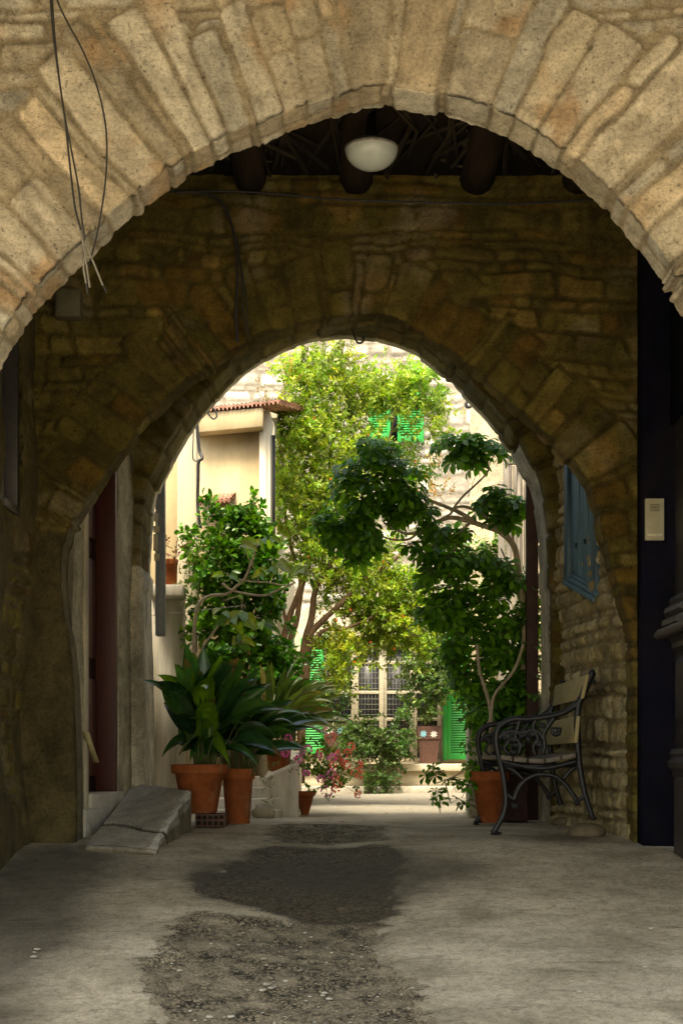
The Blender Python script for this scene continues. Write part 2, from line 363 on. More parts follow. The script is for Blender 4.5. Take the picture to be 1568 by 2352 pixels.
def make_ground():
    gx = np.r_[-60, -25, -10, -5, -3, np.arange(-2.4, 2.41, .02), 3, 5, 10, 25, 60]
    gy = np.r_[-60, -20, -5, 0, 3, 4.5, np.arange(5, 11.6, .02), np.arange(11.65, 20.5, .06), 25, 35, 60]
    X, Y = np.meshgrid(gx, gy, indexing='ij')
    low = [onground(*p) for p in [(425,2107),(520,2104),(600,2102),(720,2105),(850,2106),(842,2127),(872,2187),(920,2237),(950,2297),(985,2352),(1100,2700),(300,2700),(355,2352),(380,2327),(385,2287),(350,2237),(335,2212),(430,2182),(415,2157)]]
    up = [onground(*p) for p in [(640,1938),(600,1947),(575,1967),(500,1992),(462,2022),(480,2052),(600,2066),(720,2096),(850,2099),(885,2087),(900,2027),(905,1977),(885,1938)]]
    far = [onground(*p) for p in [(652,1895),(642,1912),(640,1925),(870,1923),(868,1905),(860,1897)]]
    near = (np.abs(X) < 2.6) & (Y > 4) & (Y < 21)
    mu = sdf(up, X, Y); ml = sdf(low, X, Y); mf = sdf(far, X, Y)
    msk = np.maximum(np.maximum(mu, ml), mf)
    pat = sstep(-.02, .03, msk+.03*fbm(X*9, Y*9, 3, 5))
    h = gz(Y)+.03*fbm(X*.7, Y*.7, 2, 1)*near-.05*np.exp(-((X+.12)/.6)**2)*np.clip((9.5-Y)/2, 0, 1)
    h = h+near*(.006*fbm(X*4, Y*6, 4, 2)+.0025*fbm(X*3, Y*16, 3, 4)+.010*fbm(X*1.6, Y*1.6, 3, 14)-.016*pat+.014*pat*fbm(X*22, Y*22, 3, 7))
    # crack from the patch to the right
    cr = [onground(*p) for p in [(860,2130),(905,2210),(935,2280),(990,2352),(1060,2500)]]
    dc = np.full(X.shape, 9.)
    for a, b in zip(cr[:-1], cr[1:]):
        a = np.array(a); e = np.array(b)-a; t = np.clip(((X-a[0])*e[0]+(Y-a[1])*e[1])/(e@e), 0, 1); dc = np.minimum(dc, np.hypot(X-a[0]-t*e[0], Y-a[1]-t*e[1]))
    h -= .012*sstep(.035, .0, dc+.012*fbm(X*12, Y*12, 3, 3)); 
    m, t, b, out = nt('worn_concrete')
    tc = N(t, 'TexCoord').outputs['Object']
    def at(k): return N(t, 'Attribute', attribute_name=k).outputs['Fac']
    def mth(op, a, b_):
        n = N(t, 'Math', operation=op)
        for i, v in enumerate((a, b_)):
            if hasattr(v, 'is_linked'): t.links.new(v, n.inputs[i])
            else: n.inputs[i].default_value = v
        return n.outputs[0]
    mp = N(t, 'Mapping'); mp.inputs['Scale'].default_value = (1, 1.25, 1); t.links.new(tc, mp.inputs[0])
    nb = noise(t, tc, 14, 6, .7)
    msk_n = mth('ADD', mth('ADD', mth('ADD', at('agg'), .06), mth('ADD', mth('MULTIPLY', mth('SUBTRACT', nb, .5), .26), mth('MULTIPLY', mth('SUBTRACT', noise(t, tc, 55, 4, .7), .5), .14))), mth('MULTIPLY', mth('SUBTRACT', noise(t, mp.outputs[0], 4, 5, .6), .5), .40))
    mk = ramp(t, mth('ADD', msk_n, .5), [(.495, 0), (.53, 1)])
    wet_n = mth('ADD', at('wet'), mth('MULTIPLY', mth('SUBTRACT', noise(t, tc, 5, 5, .7), .5), .45)); wk = ramp(t, mth('ADD', wet_n, .5), [(.47, 0), (.6, 1)])
    con = mixc(t, (.29, .255, .18), (.52, .46, .35), ramp(t, noise(t, mp.outputs[0], 2.2, 8, .68, .4), [(.36, 0), (.62, 1)]))
    con = mixc(t, con, ramp(t, noise(t, tc, 90, 4, .8), [(.3, .66), (.7, 1.3)]), 1.0, 'MULTIPLY')
    con = mixc(t, con, ramp(t, noise(t, tc, 28, 8, .75), [(.34, .62), (.5, 1), (.68, 1.15)]), 1.0, 'MULTIPLY')
    con = mixc(t, con, (.12, .10, .07), ramp(t, noise(t, mp.outputs[0], .9, 7, .7, 1.2), [(.56, 0), (.74, .6)]))
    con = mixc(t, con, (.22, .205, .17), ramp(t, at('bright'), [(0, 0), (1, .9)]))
    def stripe(n, sc, dist, det, rough):
        w = N(t, 'TexNoise'); w.inputs['Scale'].default_value = sc; w.inputs['Detail'].default_value = det; w.inputs['Distortion'].default_value = dist
        mq = N(t, 'Mapping'); mq.inputs['Scale'].default_value = (1.0, 5, 1); t.links.new(tc, mq.inputs[0]); t.links.new(mq.outputs[0], w.inputs['Vector']); return w.outputs[0]
    scr = ramp(t, stripe(0, 3.5, 1.0, 7, .7), [(.33, 1), (.40, 0)]); con = mixc(t, con, (.07, .06, .045), mth('MULTIPLY', scr, .38))
    vo = N(t, 'TexVoronoi'); vo.inputs['Scale'].default_value = 70; t.links.new(tc, vo.inputs['Vector'])
    peb = mixc(t, (.06, .05, .033), (.34, .285, .19), ramp(t, vo.outputs['Color'], [(.1, 0), (.9, 1)]))
    peb = mixc(t, peb, (.02, .017, .012), ramp(t, vo.outputs['Distance'], [(.3, 0), (.7, 1)]))
    peb = mixc(t, peb, (.27, .23, .16), ramp(t, noise(t, tc, 7, 5, .7), [(.42, 0), (.62, .8)]))
    wetc = mixc(t, (.026, .019, .010), (.13, .10, .06), ramp(t, vo.outputs['Color'], [(.2, 0), (.9, 1)]))
    peb = mixc(t, peb, wetc, wk)
    base = mixc(t, con, peb, mk); 
    damp = ramp(t, mth('ADD', at('damp'), mth('MULTIPLY', mth('SUBTRACT', noise(t, tc, 3, 6, .7), .5), .6)), [(.25, 0), (.7, .75)])
    base = mixc(t, base, (.045, .038, .027), damp)
    t.links.new(base, b.inputs['Base Color'])
    t.links.new(ramp(t, wk, [(0, .88), (1, .62)]), b.inputs['Roughness']); b.inputs['Specular IOR Level'].default_value = .3
    hh = mixc(t, noise(t, tc, 120, 5, .8), vo.outputs['Distance'], mk)
    bump(t, b, hh, .8, .006)
    wet = np.where(mu > -.3, mu*2+.12, -1); wet = np.maximum(wet, np.where(ml > 0, (Y-7.25)*1.2, -1))
    damp = .8*np.exp(-((X+1.55)/.45)**2)*sstep(9.0, 8.2, Y)*near+.7*np.exp(-((X-1.3)/.35)**2)*np.exp(-((Y-8.9)/.35)**2)+.75*np.exp(-((X-.1)/1.0)**2)*np.exp(-((Y-8.0)/.5)**2)+.35*np.exp(-((X+.2)/1.3)**2)*np.exp(-((Y-6.9)/.3)**2)+.55*np.exp(-np.clip(-mu, 0, 9)/.09)*(mu < 0)
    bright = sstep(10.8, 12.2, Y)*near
    o = link('ground', np.stack([X, Y, h], -1).reshape(-1, 3), None, m, quads=gridfaces(len(gx), len(gy)),
             attrs=dict(agg=np.clip(msk, -1, 1).ravel(), wet=np.clip(wet, -1, 1).ravel(), damp=damp.ravel(), bright=bright.ravel()))
    tag(o, kind='structure')
    # pale stone chips lying about
    mb = MB()
    spots = [(80,2190),(86,2182),(78,2200),(247,2196),(290,2190),(412,2220),(605,2182),(612,2196),(602,2252),(622,2246),(612,2238),(745,2256),(756,2270),(742,2262),(1481,2222),(1495,2134),(1155,2190),(1210,2138),(1330,2280),(655,2230),(700,2120),(480,2320),(530,2315),(1060,2050),(830,2178)]
    spots += [(rng.uniform(360, 940), rng.uniform(2120, 2345)) for _ in range(60)]
    for i, (a, c) in enumerate(spots):
        x, D = onground(a, c); r_ = rng.uniform(.006, .013) if i < 25 else rng.uniform(.003, .007)
        mb.blob((x, D, float(gz(D))-.05*math.exp(-((x+.12)/.6)**2)*min(1, max(0, (9.5-D)/2))+.002), (r_*1.3, r_*1.5, r_*.5), 6, 4, .5)
    tag(mb.build('stone_chips', mat('chip_stone', (.42, .39, .32), .85, .3), smooth=False), kind='stuff', label='small pale stone chips scattered over the passage floor', cat='gravel')
make_ground()
# ------------------------------------------------------------------ arches
PAL = [(.52, .455, .35), (.45, .39, .29), (.58, .525, .42), (.38, .32, .23), (.49, .40, .28), (.43, .40, .33)]
MOR = (.30, .245, .165)
Aj = lambda x, y: 0*x
A_pts = [(-200,1500),(-190,1250),(-120,980),(0,765),(60,672),(125,602),(205,528),(270,470),(355,402),(440,340),(535,292),(600,268),(680,237),(760,212),(840,186),(900,186),(975,200),(1070,218),(1180,262),(1290,330),(1385,410),(1470,505),(1568,640),(1680,820),(1760,1080),(1780,1500)]
aw = arch_wall('stone_arch', A_pts, 6.5, 6.5, 6.74, 1.9, .0105, 21, PAL, MOR, .009, M['stone'], None, gap=.010, rust=.5, zbot=-1.0, rough=1.4, wd=(.075, .19), Lr=(.44, .74), shard=.5, cr=.04, rub=dict(rowh=(.04, .15), wd=(.12, .5), c=.04, warp=.06), strata=1.5)
tag(aw, 'large sunlit outer arch of cream limestone voussoirs framing the whole view', 'stone arch')
PALB = [(.118, .092, .022), (.10, .080, .017), (.145, .112, .028), (.082, .064, .014), (.115, .072, .014)]; MORB = (.072, .053, .013)  # stone of the inner arches darkened in its colour to deepen the shade
B_pts = [(172,1930),(172,1800),(168,1650),(162,1530),(152,1455),(140,1383),(136,1300),(150,1216),(200,1133),(310,982),(430,866),(560,780),(690,735),(770,722),(830,716),(890,722),(980,762),(1100,850),(1200,935),(1285,1016),(1345,1092),(1378,1170),(1396,1260),(1420,1345),(1446,1430),(1456,1520),(1458,1700),(1458,1930)]
bw = arch_wall('stone_arch', B_pts, 8.75, 8.75, 8.97, 1.55, .0135, 33, PALB, MORB, .014, M['stone_dark'], None, gap=.010, rust=.2, zbot=-.5, wd=(.085, .17), Lr=(.28, .44), rub=dict(rowh=(.04, .15), wd=(.07, .34), warp=.07), rough=1.5, shard=.35, ringz=EYE+1.25, pcol=lambda X, Z, dep: np.where((dep > .02)[..., None], np.array([.20, .17, .10]), np.array([.085, .066, .026])), cr=.04, plast_rim=lambda X, Z, dep: np.where((dep > .03) & (X < 0) & (Z < 2.0), .25, np.where((X < -1) & (Z < 1.75) & (dep <= 0), .12, -.9)))
tag(bw, 'shaded middle arch wall with olive brown voussoirs behind the outer arch', 'stone arch')
C_pts = [(350,1930),(350,1700),(347,1500),(343,1320),(350,1200),(362,1130),(382,1088),(440,985),(490,925),(545,868),(640,808),(730,780),(790,772),(830,775),(870,781),(960,814),(1040,880),(1140,985),(1200,1080),(1232,1180),(1243,1290),(1246,1450),(1246,1700),(1246,1930)]
cw = arch_wall('stone_arch', C_pts, 10.9, 10.35, 10.9, 1.3, .02, 45, PALB, MORB, .02, M['stone_dark'], None, gap=.012, zbot=-.3, wd=(.12, .26), Lr=(.3, .4), rough=1.5, ringz=EYE+1.2, rub=dict(rowh=(.05, .14), wd=(.08, .22)), plast_rim=lambda X, Z, dep: np.where((X < 0) & (Z < 1.75), .22, np.where((X > 0) & (dep > .12) & (Z < EYE+2.2), .3, np.where(dep > .46, .15, -.9))), pcol=(.50, .45, .34))  # plaster on left jamb; pale right jamb and back edge paint the lit rim
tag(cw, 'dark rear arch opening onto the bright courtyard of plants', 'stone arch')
# mass over the rear arch and out to the sides (courtyard side)
cm = thing('passage_building', 'upper wall of the house above the rear arch, with added unseen canopy in front', 'building', (0, 10.95, 3.2))
mb = MB(); mb.box(-5, 5, 10.5, 10.88, EYE+3.1, EYE+3.75); mb.box(-5, -2.55, 10.5, 10.88, -.3, EYE+3.35); mb.box(2.6, 5, 10.5, 10.88, -.3, EYE+3.35); mb.build('wall', M['cream'], cm)
mb = MB(); mb.box(-5, 5, 2.0, 10.9, EYE+3.45, EYE+3.6); mb.box(-5, 5, 1.8, 2.0, EYE+2.2, EYE+3.6); mb.build('roof', M['concrete'], cm)  # passage roof, plus unseen front canopy and lintel added to shade the outer arch
mb = MB(); mb.box(-5, 5, 6.62, 6.72, EYE+3.3, EYE+3.45); mb.box(-5, -3.6, 6.55, 6.72, -1.2, EYE+3.3); mb.box(3.6, 5, 6.55, 6.72, -1.2, EYE+3.3); mb.build('facade', M['plaster'], cm)
# ------------------------------------------------------------------ ceiling, beams
ce = thing('timber_ceiling', 'dark ceiling of round poles and reeds over the passage', 'ceiling', (0, 7.8, EYE+3.45))
mb = MB(); mb.box(-2.2, 2.2, 6.74, 8.9, EYE+3.38, EYE+3.44); mb.build('deck', M['darkwood'], ce)
mb = MB()
for i in range(95):
    x = rng.uniform(-2.1, 2.1); y_ = rng.uniform(6.8, 7.6); mb.tube([(x+rng.normal(0, .04), y_, EYE+3.37), (x+rng.normal(0, .10), (y_+8.7)/2, EYE+3.365+rng.normal(0, .01)), (x+rng.normal(0, .16), rng.uniform(8.2, 8.75), EYE+3.36+rng.normal(0, .02))], rng.uniform(.006, .018), 5)
for i in range(26):
    x = rng.uniform(-1.6, 1.6); y = rng.uniform(7.8, 8.7); mb.tube([(x, y, EYE+3.43), (x+rng.uniform(-.25, .25), y+rng.uniform(-.15, .1), EYE+3.36)], rng.uniform(.004, .012), 4)
mb.build('reeds', mat('reed', (.05, .032, .014), .8, .5, 8, 30, .5, .004), ce)
for px, r_ in ((320, .09), (578, .092), (822, .095), (1100, .1), (1330, .085)):
    x = (px-CX)/F*8.7; z = EYE+(HZ-440)/F*8.7+r_
    mb = MB(); mb.tube([(x+.02, 6.75, z+.03), (x, 7.6, z), (x-.01, 8.85, z)], [r_*.95, r_, r_*1.02], 14, smooth=3); mb.build('beam', M['darkwood'], ce)
mb = MB(); mb.box(-2, 2, 8.98, 10.45, EYE+3.05, EYE+3.2)
mb.build('inner_deck', M['darkwood'], ce)
# ------------------------------------------------------------------ side walls of the passage
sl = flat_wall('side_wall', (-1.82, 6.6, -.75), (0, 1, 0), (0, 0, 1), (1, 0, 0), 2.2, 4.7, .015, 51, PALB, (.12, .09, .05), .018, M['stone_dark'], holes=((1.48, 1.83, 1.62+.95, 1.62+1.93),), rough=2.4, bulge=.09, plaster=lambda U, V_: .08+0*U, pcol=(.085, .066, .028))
tag(sl, 'dark rough stone wall at the left with a narrow window slot', 'wall')
mb = MB(); y0, y1, z0, z1 = 6.6+1.46, 6.6+1.85, -.75+1.62+.93, -.75+1.62+1.95
mb.box(-2.05, -2.03, y0, y1, z0, z1)
mb.build('window_recess', M['navy'], sl)
mb = MB()
mb.box(-2.03, -1.80, y0-.02, y0+.025, z0, z1); mb.box(-2.03, -1.80, y1-.03, y1+.02, z0, z1); mb.box(-2.03, -1.79, y0, y1, z0-.02, z0+.03); mb.box(-1.98, -1.95, (y0+y1)/2-.015, (y0+y1)/2+.015, z0, z1)
mb.build('window_frame', M['walnut'], sl, bevel=.004)
# right side wall of front bay (holds the carved door) and navy panel
sr = thing('navy_wall', 'dark navy painted wall beside the carved door at far right', 'wall', (1.8, 8.6, -.1))
mb = MB(); mb.box(1.705, 2.3, 8.58, 8.74, -.4, EYE+3.4); mb.box(1.86, 2.1, 6.75, 7.35, -.9, EYE+3.4); mb.box(1.86, 2.1, 7.35, 8.58, EYE+1.9, EYE+3.4); mb.build('wall', M['navy'], sr)
dr = thing('carved_door', 'old carved wooden double door with heavy mouldings at the right edge', 'door', (1.86, 8.0, -.2))
mb = MB(); mb.box(1.87, 1.93, 7.35, 8.5, -.35, EYE+1.9); mb.build('leaf', M['walnut'], dr, bevel=.004)
def mold(zc, prof, name='moulding'):
    mb = MB(); n = len(prof)
    for y0_, y1_ in ((7.36, 7.9), (7.92, 8.47)):
        vs = [(1.868-p, y0_+p*.9, zc+q) for p, q in prof]+[(1.868-p, y1_-p*.9, zc+q) for p, q in prof]
        mb.add(vs, [(i, i+1, n+i+1, n+i) for i in range(n-1)]+[tuple(range(n))[::-1], tuple(range(n, 2*n))])
    mb.build(name, M['walnut'], dr, smooth=False)
big = [(0, .17), (.035, .165), (.05, .14), (.04, .125), (.075, .10), (.085, .07), (.06, .05), (.095, .03), (.10, 0), (.07, -.02), (.055, -.04), (.06, -.06), (.03, -.09), (.03, -.12), (0, -.14)]
mold(EYE+(HZ-1440)/F*8.4, big)
sm = [(0, .10), (.03, .095), (.045, .07), (.035, .05), (.06, .02), (.05, -.01), (.025, -.03), (.02, -.06), (0, -.07)]
mold(EYE+(HZ-1760)/F*8.35, sm)
mb = MB()
for y0_, y1_ in ((7.4, 7.86), (7.96, 8.42)):
    z0_, z1_ = -.14, .36
    mb.hexa([(1.872,y0_,z0_),(1.872,y1_,z0_),(1.872,y1_,z1_),(1.872,y0_,z1_),(1.835,y0_+.05,z0_+.05),(1.835,y1_-.05,z0_+.05),(1.835,y1_-.05,z1_-.05),(1.835,y0_+.05,z1_-.05)])
    z0_, z1_ = .62, 1.0
    mb.hexa([(1.872,y0_,z0_),(1.872,y1_,z0_),(1.872,y1_,z1_),(1.872,y0_,z1_),(1.845,y0_+.04,z0_+.04),(1.845,y1_-.04,z0_+.04),(1.845,y1_-.04,z1_-.04),(1.845,y0_+.04,z1_-.04)])
mb.build('raised_panel', M['walnut'], dr, smooth=False)
mb = MB()
for z_ in (EYE+(HZ-1455)/F*8.4,):
    for y_ in np.arange(7.42, 8.45, .06): mb.tube([(1.80, y_, z_+.005), (1.765, y_+.012, z_+.02), (1.75, y_+.03, z_-.01), (1.79, y_+.035, z_-.03)], .009, 6)
mb.build('carving', M['walnut'], dr)
# intercom
ic = thing('intercom', 'ivory door intercom with name plate on the navy wall', 'intercom', W(1501, 1193, 8.575))
x0, _, z1 = W(1480, 1146, 8.575); x1, _, z0 = W(1523, 1242, 8.575)
mb = MB(); mb.box(x0, x1, 8.555, 8.58, z0, z1); mb.build('casing', M['plastic'], ic, bevel=.004)
mb = MB(); mb.box(x0+.012, x1-.012, 8.551, 8.556, z0+.022, z0+.042); mb.build('name_plate', mat('name_plate', (.62, .58, .42), .4, .05), ic)
mb = MB(); mb.box(x0+.03, x1-.03, 8.550, 8.556, z0+.10, z0+.14); mb.build('button', M['plastic'], ic, bevel=.002)
mb = MB()
for k in range(5): mb.box(x0+.025, x1-.025, 8.553, 8.5551, z0+.165+k*.009, z0+.168+k*.009)
mb.build('speaker_grille', M['grey'], ic)
# right inner wall between middle and rear arch
a = np.array([1.725, 8.86, -.1]); bb = np.array([1.475, 10.42, -.1]); uv = (bb-a); lu = np.linalg.norm(uv); uv /= lu
PALR = [(.36, .30, .17), (.30, .25, .13), (.42, .36, .22), (.26, .21, .11)]
ri = flat_wall('side_wall', a, uv, (0, 0, 1), (-uv[1], uv[0], 0), lu, 3.7, .012, 61, PALR, (.19, .15, .075), .022, M['stone_dark'], rub=dict(rowh=(.05, .16), wd=(.05, .2)), rough=2.4, bulge=.06)
tag(ri, 'rough rubble wall behind the bench with the blue shutter', 'wall')
# blue shutter
def rw(D, out, z): p = a+uv*((D-8.86)/uv[1]); return np.array([p[0]-out, p[1], z])
sh = thing('blue_shutter', 'closed blue wooden window shutter with sloping sill on the rubble wall', 'shutter', rw(9.3, .05, 1.4))
Dn, Df = 9.43, 10.02
def zb(D): return EYE+np.interp(D, [Dn, Df], [(HZ-1384)/F*Dn, (HZ-1342)/F*Df])
zt = EYE+2.05
def panel(D0_, D1_, o0, o1, zlo, zhi): # between depth D0..D1, out o0..o1, zlo(D) .. zhi
    return [rw(D0_, o0, zlo(D0_)), rw(D1_, o0, zlo(D1_)), rw(D1_, o1, zlo(D1_)), rw(D0_, o1, zlo(D0_)), rw(D0_, o0, zhi), rw(D1_, o0, zhi), rw(D1_, o1, zhi), rw(D0_, o1, zhi)]
mb = MB(); mb.hexa(panel(Dn, Dn+.07, .0, .055, zb, zt)); mb.hexa(panel(Df-.07, Df, .0, .07, zb, zt)); mb.hexa(panel(Dn, Df, 0, .05, lambda D: zt, zt+.06)); mb.build('frame', M['bluedark'], sh, bevel=.004)
nb_ = 5
for k in range(nb_):
    d0 = Dn+.075+k*(Df-Dn-.15)/nb_; d1 = d0+(Df-Dn-.15)/nb_-.008
    mb = MB(); mb.hexa(panel(d0, d1, 0.01, .045+(.006 if k % 2 else 0), lambda D: zb(D)+.10, zt-.01)); mb.build('plank', M['blue'], sh, bevel=.003)
mb = MB()
for (o_, l, h_) in ((.075, 0, .035), (.062, .038, .03), (.05, .07, .025)):
    p = panel(Dn-.01, Df+.01, 0, o_, lambda D, l=l: zb(D)+l, 0)
    for i in range(4): p[4+i] = p[i]+np.array([0, 0, h_])
    mb.hexa(p)
mb.build('sill', M['blue'], sh, bevel=.003)
mb = MB()
for d_ in (9.62, 9.8): MB().hexa(panel(d_, d_+.012, .05, .065, lambda D: EYE+1.38, EYE+1.41)).build('latch', M['iron'], sh, bevel=.002)
# left inner wall with red door
a2 = np.array([-1.60, 8.93, -.15]); b2 = np.array([-1.43, 10.42, -.15]); u2 = b2-a2; l2 = np.linalg.norm(u2); u2 /= l2; n2 = np.array([u2[1], -u2[0], 0])
li = flat_wall('side_wall', a2, u2, (0, 0, 1), n2, l2, 3.6, .014, 71, PALR, (.27, .23, .15), .016, M['stone_dark'], plaster=lambda U, V_: .42-.35*(U > 1.2)*(V_ < 1.2)*0+0*U, pcol=(.36, .32, .22), holes=((.30, 1.04, .36, 2.75),), rough=1.6, bulge=.04)
tag(li, 'peeling pale plaster wall at left holding the tall red door', 'wall')
def lw(D, out, z): p = a2+u2*((D-8.93)/u2[1]); q = p+n2*out; return np.array([q[0], q[1], z])
def lpan(D0_, D1_, o0, o1, z0_, z1_): return [lw(D0_, o0, z0_), lw(D1_, o0, z0_), lw(D1_, o1, z0_), lw(D0_, o1, z0_), lw(D0_, o0, z1_), lw(D1_, o0, z1_), lw(D1_, o1, z1_), lw(D0_, o1, z1_)]
rd = thing('red_door', 'tall dark red wooden door in the left plaster wall', 'door', lw(9.6, 0, .25))
zd0, zd1 = .22, 2.62
mb = MB(); mb.hexa(lpan(9.3, 9.92, -.16, -.12, zd0, zd1)); mb.build('leaf', M['red'], rd)
mb = MB()
for (d0, d1) in ((9.22, 9.27), (9.90, 9.965)): mb.hexa(lpan(d0, d1, -.17, .012, zd0, zd1))
mb.hexa(lpan(9.22, 9.965, -.17, .012, zd1, zd1+.06)); mb.build('frame', M['red'], rd, bevel=.004)
mb = MB()
for (z0_, z1_) in ((.32, .95), (1.08, 1.72), (1.85, 2.5)):
    mb.hexa(lpan(9.36, 9.58, -.121, -.10, z0_, z1_)); mb.hexa(lpan(9.66, 9.86, -.121, -.10, z0_, z1_))
mb.build('panel', M['red'], rd, bevel=.006)
MB().hexa(lpan(9.38, 9.60, -.099, -.085, .37, 1.12)).build('kick_board', M['greywood'], rd, bevel=.003)
mb = MB(); mb.tube([lw(9.42, -.09, 1.0), lw(9.42, -.04, 1.0), lw(9.42, -.04, 1.12), lw(9.42, -.09, 1.12)], .008, 6); mb.build('handle', M['iron'], rd)
# plaster door jamb bands
mb = MB(); mb.hexa(lpan(9.165, 9.225, -.17, .03, -.05, 2.9)); mb.build('door_jamb', M['plaster'], li, bevel=.006)
# timber board leaning in the doorway
mb = MB(); p0 = W(214, 1752, 9.28); p1 = W(190, 1682, 9.10)
mb.obox(p0+V(.0, 0, 0), V(.035, 0, 0), V(0, .02, 0), p1-p0); o = mb.build('wooden_prop', M['slat'], base=p0); tag(o, 'short pale timber prop leaning at the foot of the red door', 'board')
# threshold stones
ts = thing('door_step', 'small worn stone steps below the red door', 'step', lw(9.5, .05, 0))
mb = MB(); mb.hexa(lpan(9.22, 9.99, -.18, .05, .02, .22)); mb.build('upper_step', M['concrete'], ts, bevel=.012)
mb = MB(); mb.hexa(lpan(9.0, 9.55, .0, .075, -.2, .13)); mb.build('lower_step', M['concrete'], ts, bevel=.012)
# sloping concrete slab step
def slab():
    nx, ny = 40, 80; top = []
    nl, nr = W(198, 1922, 8.45), W(350, 1955, 8.32); nl[2] = -.055; nr[2] = -.07; fl, fr = W(322, 1800, 10.6), W(441, 1816, 9.4)
    fl = V(-1.44, 10.5, .26); 
    for i in range(nx+1):
        for j in range(ny+1):
            u_, v_ = i/nx, j/ny
            p = (nl*(1-v_)+fl*v_)*(1-u_)+(nr*(1-v_)+fr*v_)*u_
            p[2] += .012*fbm(p[0]*5, p[1]*5, 3, 91)-(.012 if abs(v_-.30-.03*math.sin(u_*6)) < .018 else 0)
            if i == nx: p[0] += .03*fbm(p[1]*8, 0.3, 3, 93); p[2] -= .012
            top.append(p)
    n = (nx+1)*(ny+1); top = np.array(top); q = gridfaces(nx+1, ny+1).tolist(); vs = top.tolist(); fs = q
    # right face and near face with relief
    def skirt(idx):
        k0 = len(vs); m = 8
        for r_ in range(1, m+1):
            for i_ in idx:
                p = top[i_].copy(); g = -.25; p[2] = p[2]+(g-p[2])*r_/m; bl = .02*fbm(p[1]*9, p[2]*9, 3, 94); p[0] += bl; p[1] += bl; vs.append(p.tolist())
        L_ = len(idx)
        for r_ in range(m):
            for c_ in range(L_-1):
                a_ = idx[c_] if r_ == 0 else k0+(r_-1)*L_+c_; b_ = idx[c_+1] if r_ == 0 else k0+(r_-1)*L_+c_+1
                fs.append([a_, b_, k0+r_*L_+c_+1, k0+r_*L_+c_])
    skirt([nx*(ny+1)+j for j in range(ny+1)]); skirt([i*(ny+1) for i in range(nx+1)]); skirt([i*(ny+1)+ny for i in range(nx+1)])
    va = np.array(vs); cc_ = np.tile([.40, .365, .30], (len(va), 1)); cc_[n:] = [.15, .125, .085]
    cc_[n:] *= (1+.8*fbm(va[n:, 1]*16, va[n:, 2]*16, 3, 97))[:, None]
    for i in range(nx+1):
        for j in range(ny+1):
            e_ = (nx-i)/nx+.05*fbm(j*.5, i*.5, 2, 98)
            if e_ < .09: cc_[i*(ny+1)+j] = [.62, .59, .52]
            if abs(j/ny-.30-.03*math.sin(i/nx*6)) < .02: cc_[i*(ny+1)+j] = [.06, .05, .035]
    o = link('entry_slab', vs, fs, stonemat('slab', .72, 1.2, .01), col=cc_, base=(nr[0], nr[1], 0)); tag(o, 'sloping cracked concrete slab step along the left wall', 'step')
slab()
# small electric box on the middle arch
ebx = thing('junction_box', 'small grey junction box high on the shaded left wall', 'junction box', W(162, 700, 8.65))
x0, _, z1 = W(130, 668, 8.7); x1, _, z0 = W(188, 732, 8.7)
mb = MB(); mb.box(x0, x1, 8.64, 8.74, z0, z1); mb.build('casing', M['grey'], ebx, bevel=.006)
mb = MB(); mb.box(x0+.01, x1-.01, 8.632, 8.641, z0+.01, z1-.01); mb.build('cover', M['grey'], ebx, bevel=.004)
# ------------------------------------------------------------------ lamp
lc = W(853, 343, 7.7); R_ = 60/F*7.7
lp = thing('ceiling_lamp', 'white opal glass bowl lamp under the ceiling poles', 'lamp', lc+V(0, 0, .3))
mb = MB(); prof = [(R_*math.cos(t_)*1.0, -R_*.76*math.sin(t_)) for t_ in np.linspace(0, math.pi/2-.02, 16)]; prof = [(R_*.97, .012)]+prof
mb.lathe(lc, prof, 40); mb.build('shade', M['lamp'], lp)
mb = MB(); mb.lathe(lc+V(0, 0, .013), [(R_*.96, 0), (R_*1.0, .005), (R_*.9, .012), (.03, .02), (.02, .3)], 32); mb.build('holder', M['iron'], lp)
MB().lathe(lc+V(0, 0, .0), [(R_*.985, -.004), (R_*1.03, -.002), (R_*1.03, .008), (R_*.985, .010)], 40, close=False).build('rim', M['greywood'], lp)
# ------------------------------------------------------------------ cables
def cable(pts, r_, label, m='cable', name='cable', ext=None, cat='cable', group=None):
    P = [W(*p) for p in pts]; mb = MB(); mb.tube(P, r_, 6, smooth=6)
    o = mb.build(name, M[m], base=P[0]); return tag(o, label, cat, group)
cable([(112,-60,6.38),(122,75,6.38),(135,175,6.37),(150,280,6.37),(160,375,6.36),(172,475,6.36),(185,525,6.36),(192,575,6.38),(193,615,6.4),(202,675,6.42)], .0045, 'leftmost black cable hanging over the outer arch, pale frayed end')
cable([(116,-60,6.37),(128,110,6.37),(146,250,6.36),(163,340,6.36),(180,430,6.35),(190,520,6.35),(205,580,6.37),(245,672,6.38)], .004, 'black cable swinging furthest right at its lower end below the outer arch')
cable([(122,-60,6.39),(132,0,6.39),(160,60,6.39),(185,105,6.38),(215,175,6.38),(236,250,6.37),(245,325,6.37),(241,425,6.37),(222,540,6.38),(197,632,6.38)], .004, 'black cable that bows out to the right across the arch stones')
mb = MB()
for pl in ([(186,528),(196,590),(206,660)], [(190,520),(202,570),(218,610),(236,655)], [(200,560),(192,610),(198,650)]):
    mb.tube([W(x, y, 6.36) for x, y in pl], .0045, 5, smooth=4)
o = mb.build('frayed_wire', M['palecable'], base=W(186, 528, 6.36)); tag(o, 'pale frayed wire ends bunched at the foot of the hanging cables', 'wire')
cable([(300,446,8.64),(360,440,8.66),(480,438,8.66),(600,442,8.66),(760,456,8.64),(900,462,8.64),(1060,466,8.64),(1200,467,8.66),(1400,455,8.68)], .007, 'long black cable running level across the middle wall under the poles')
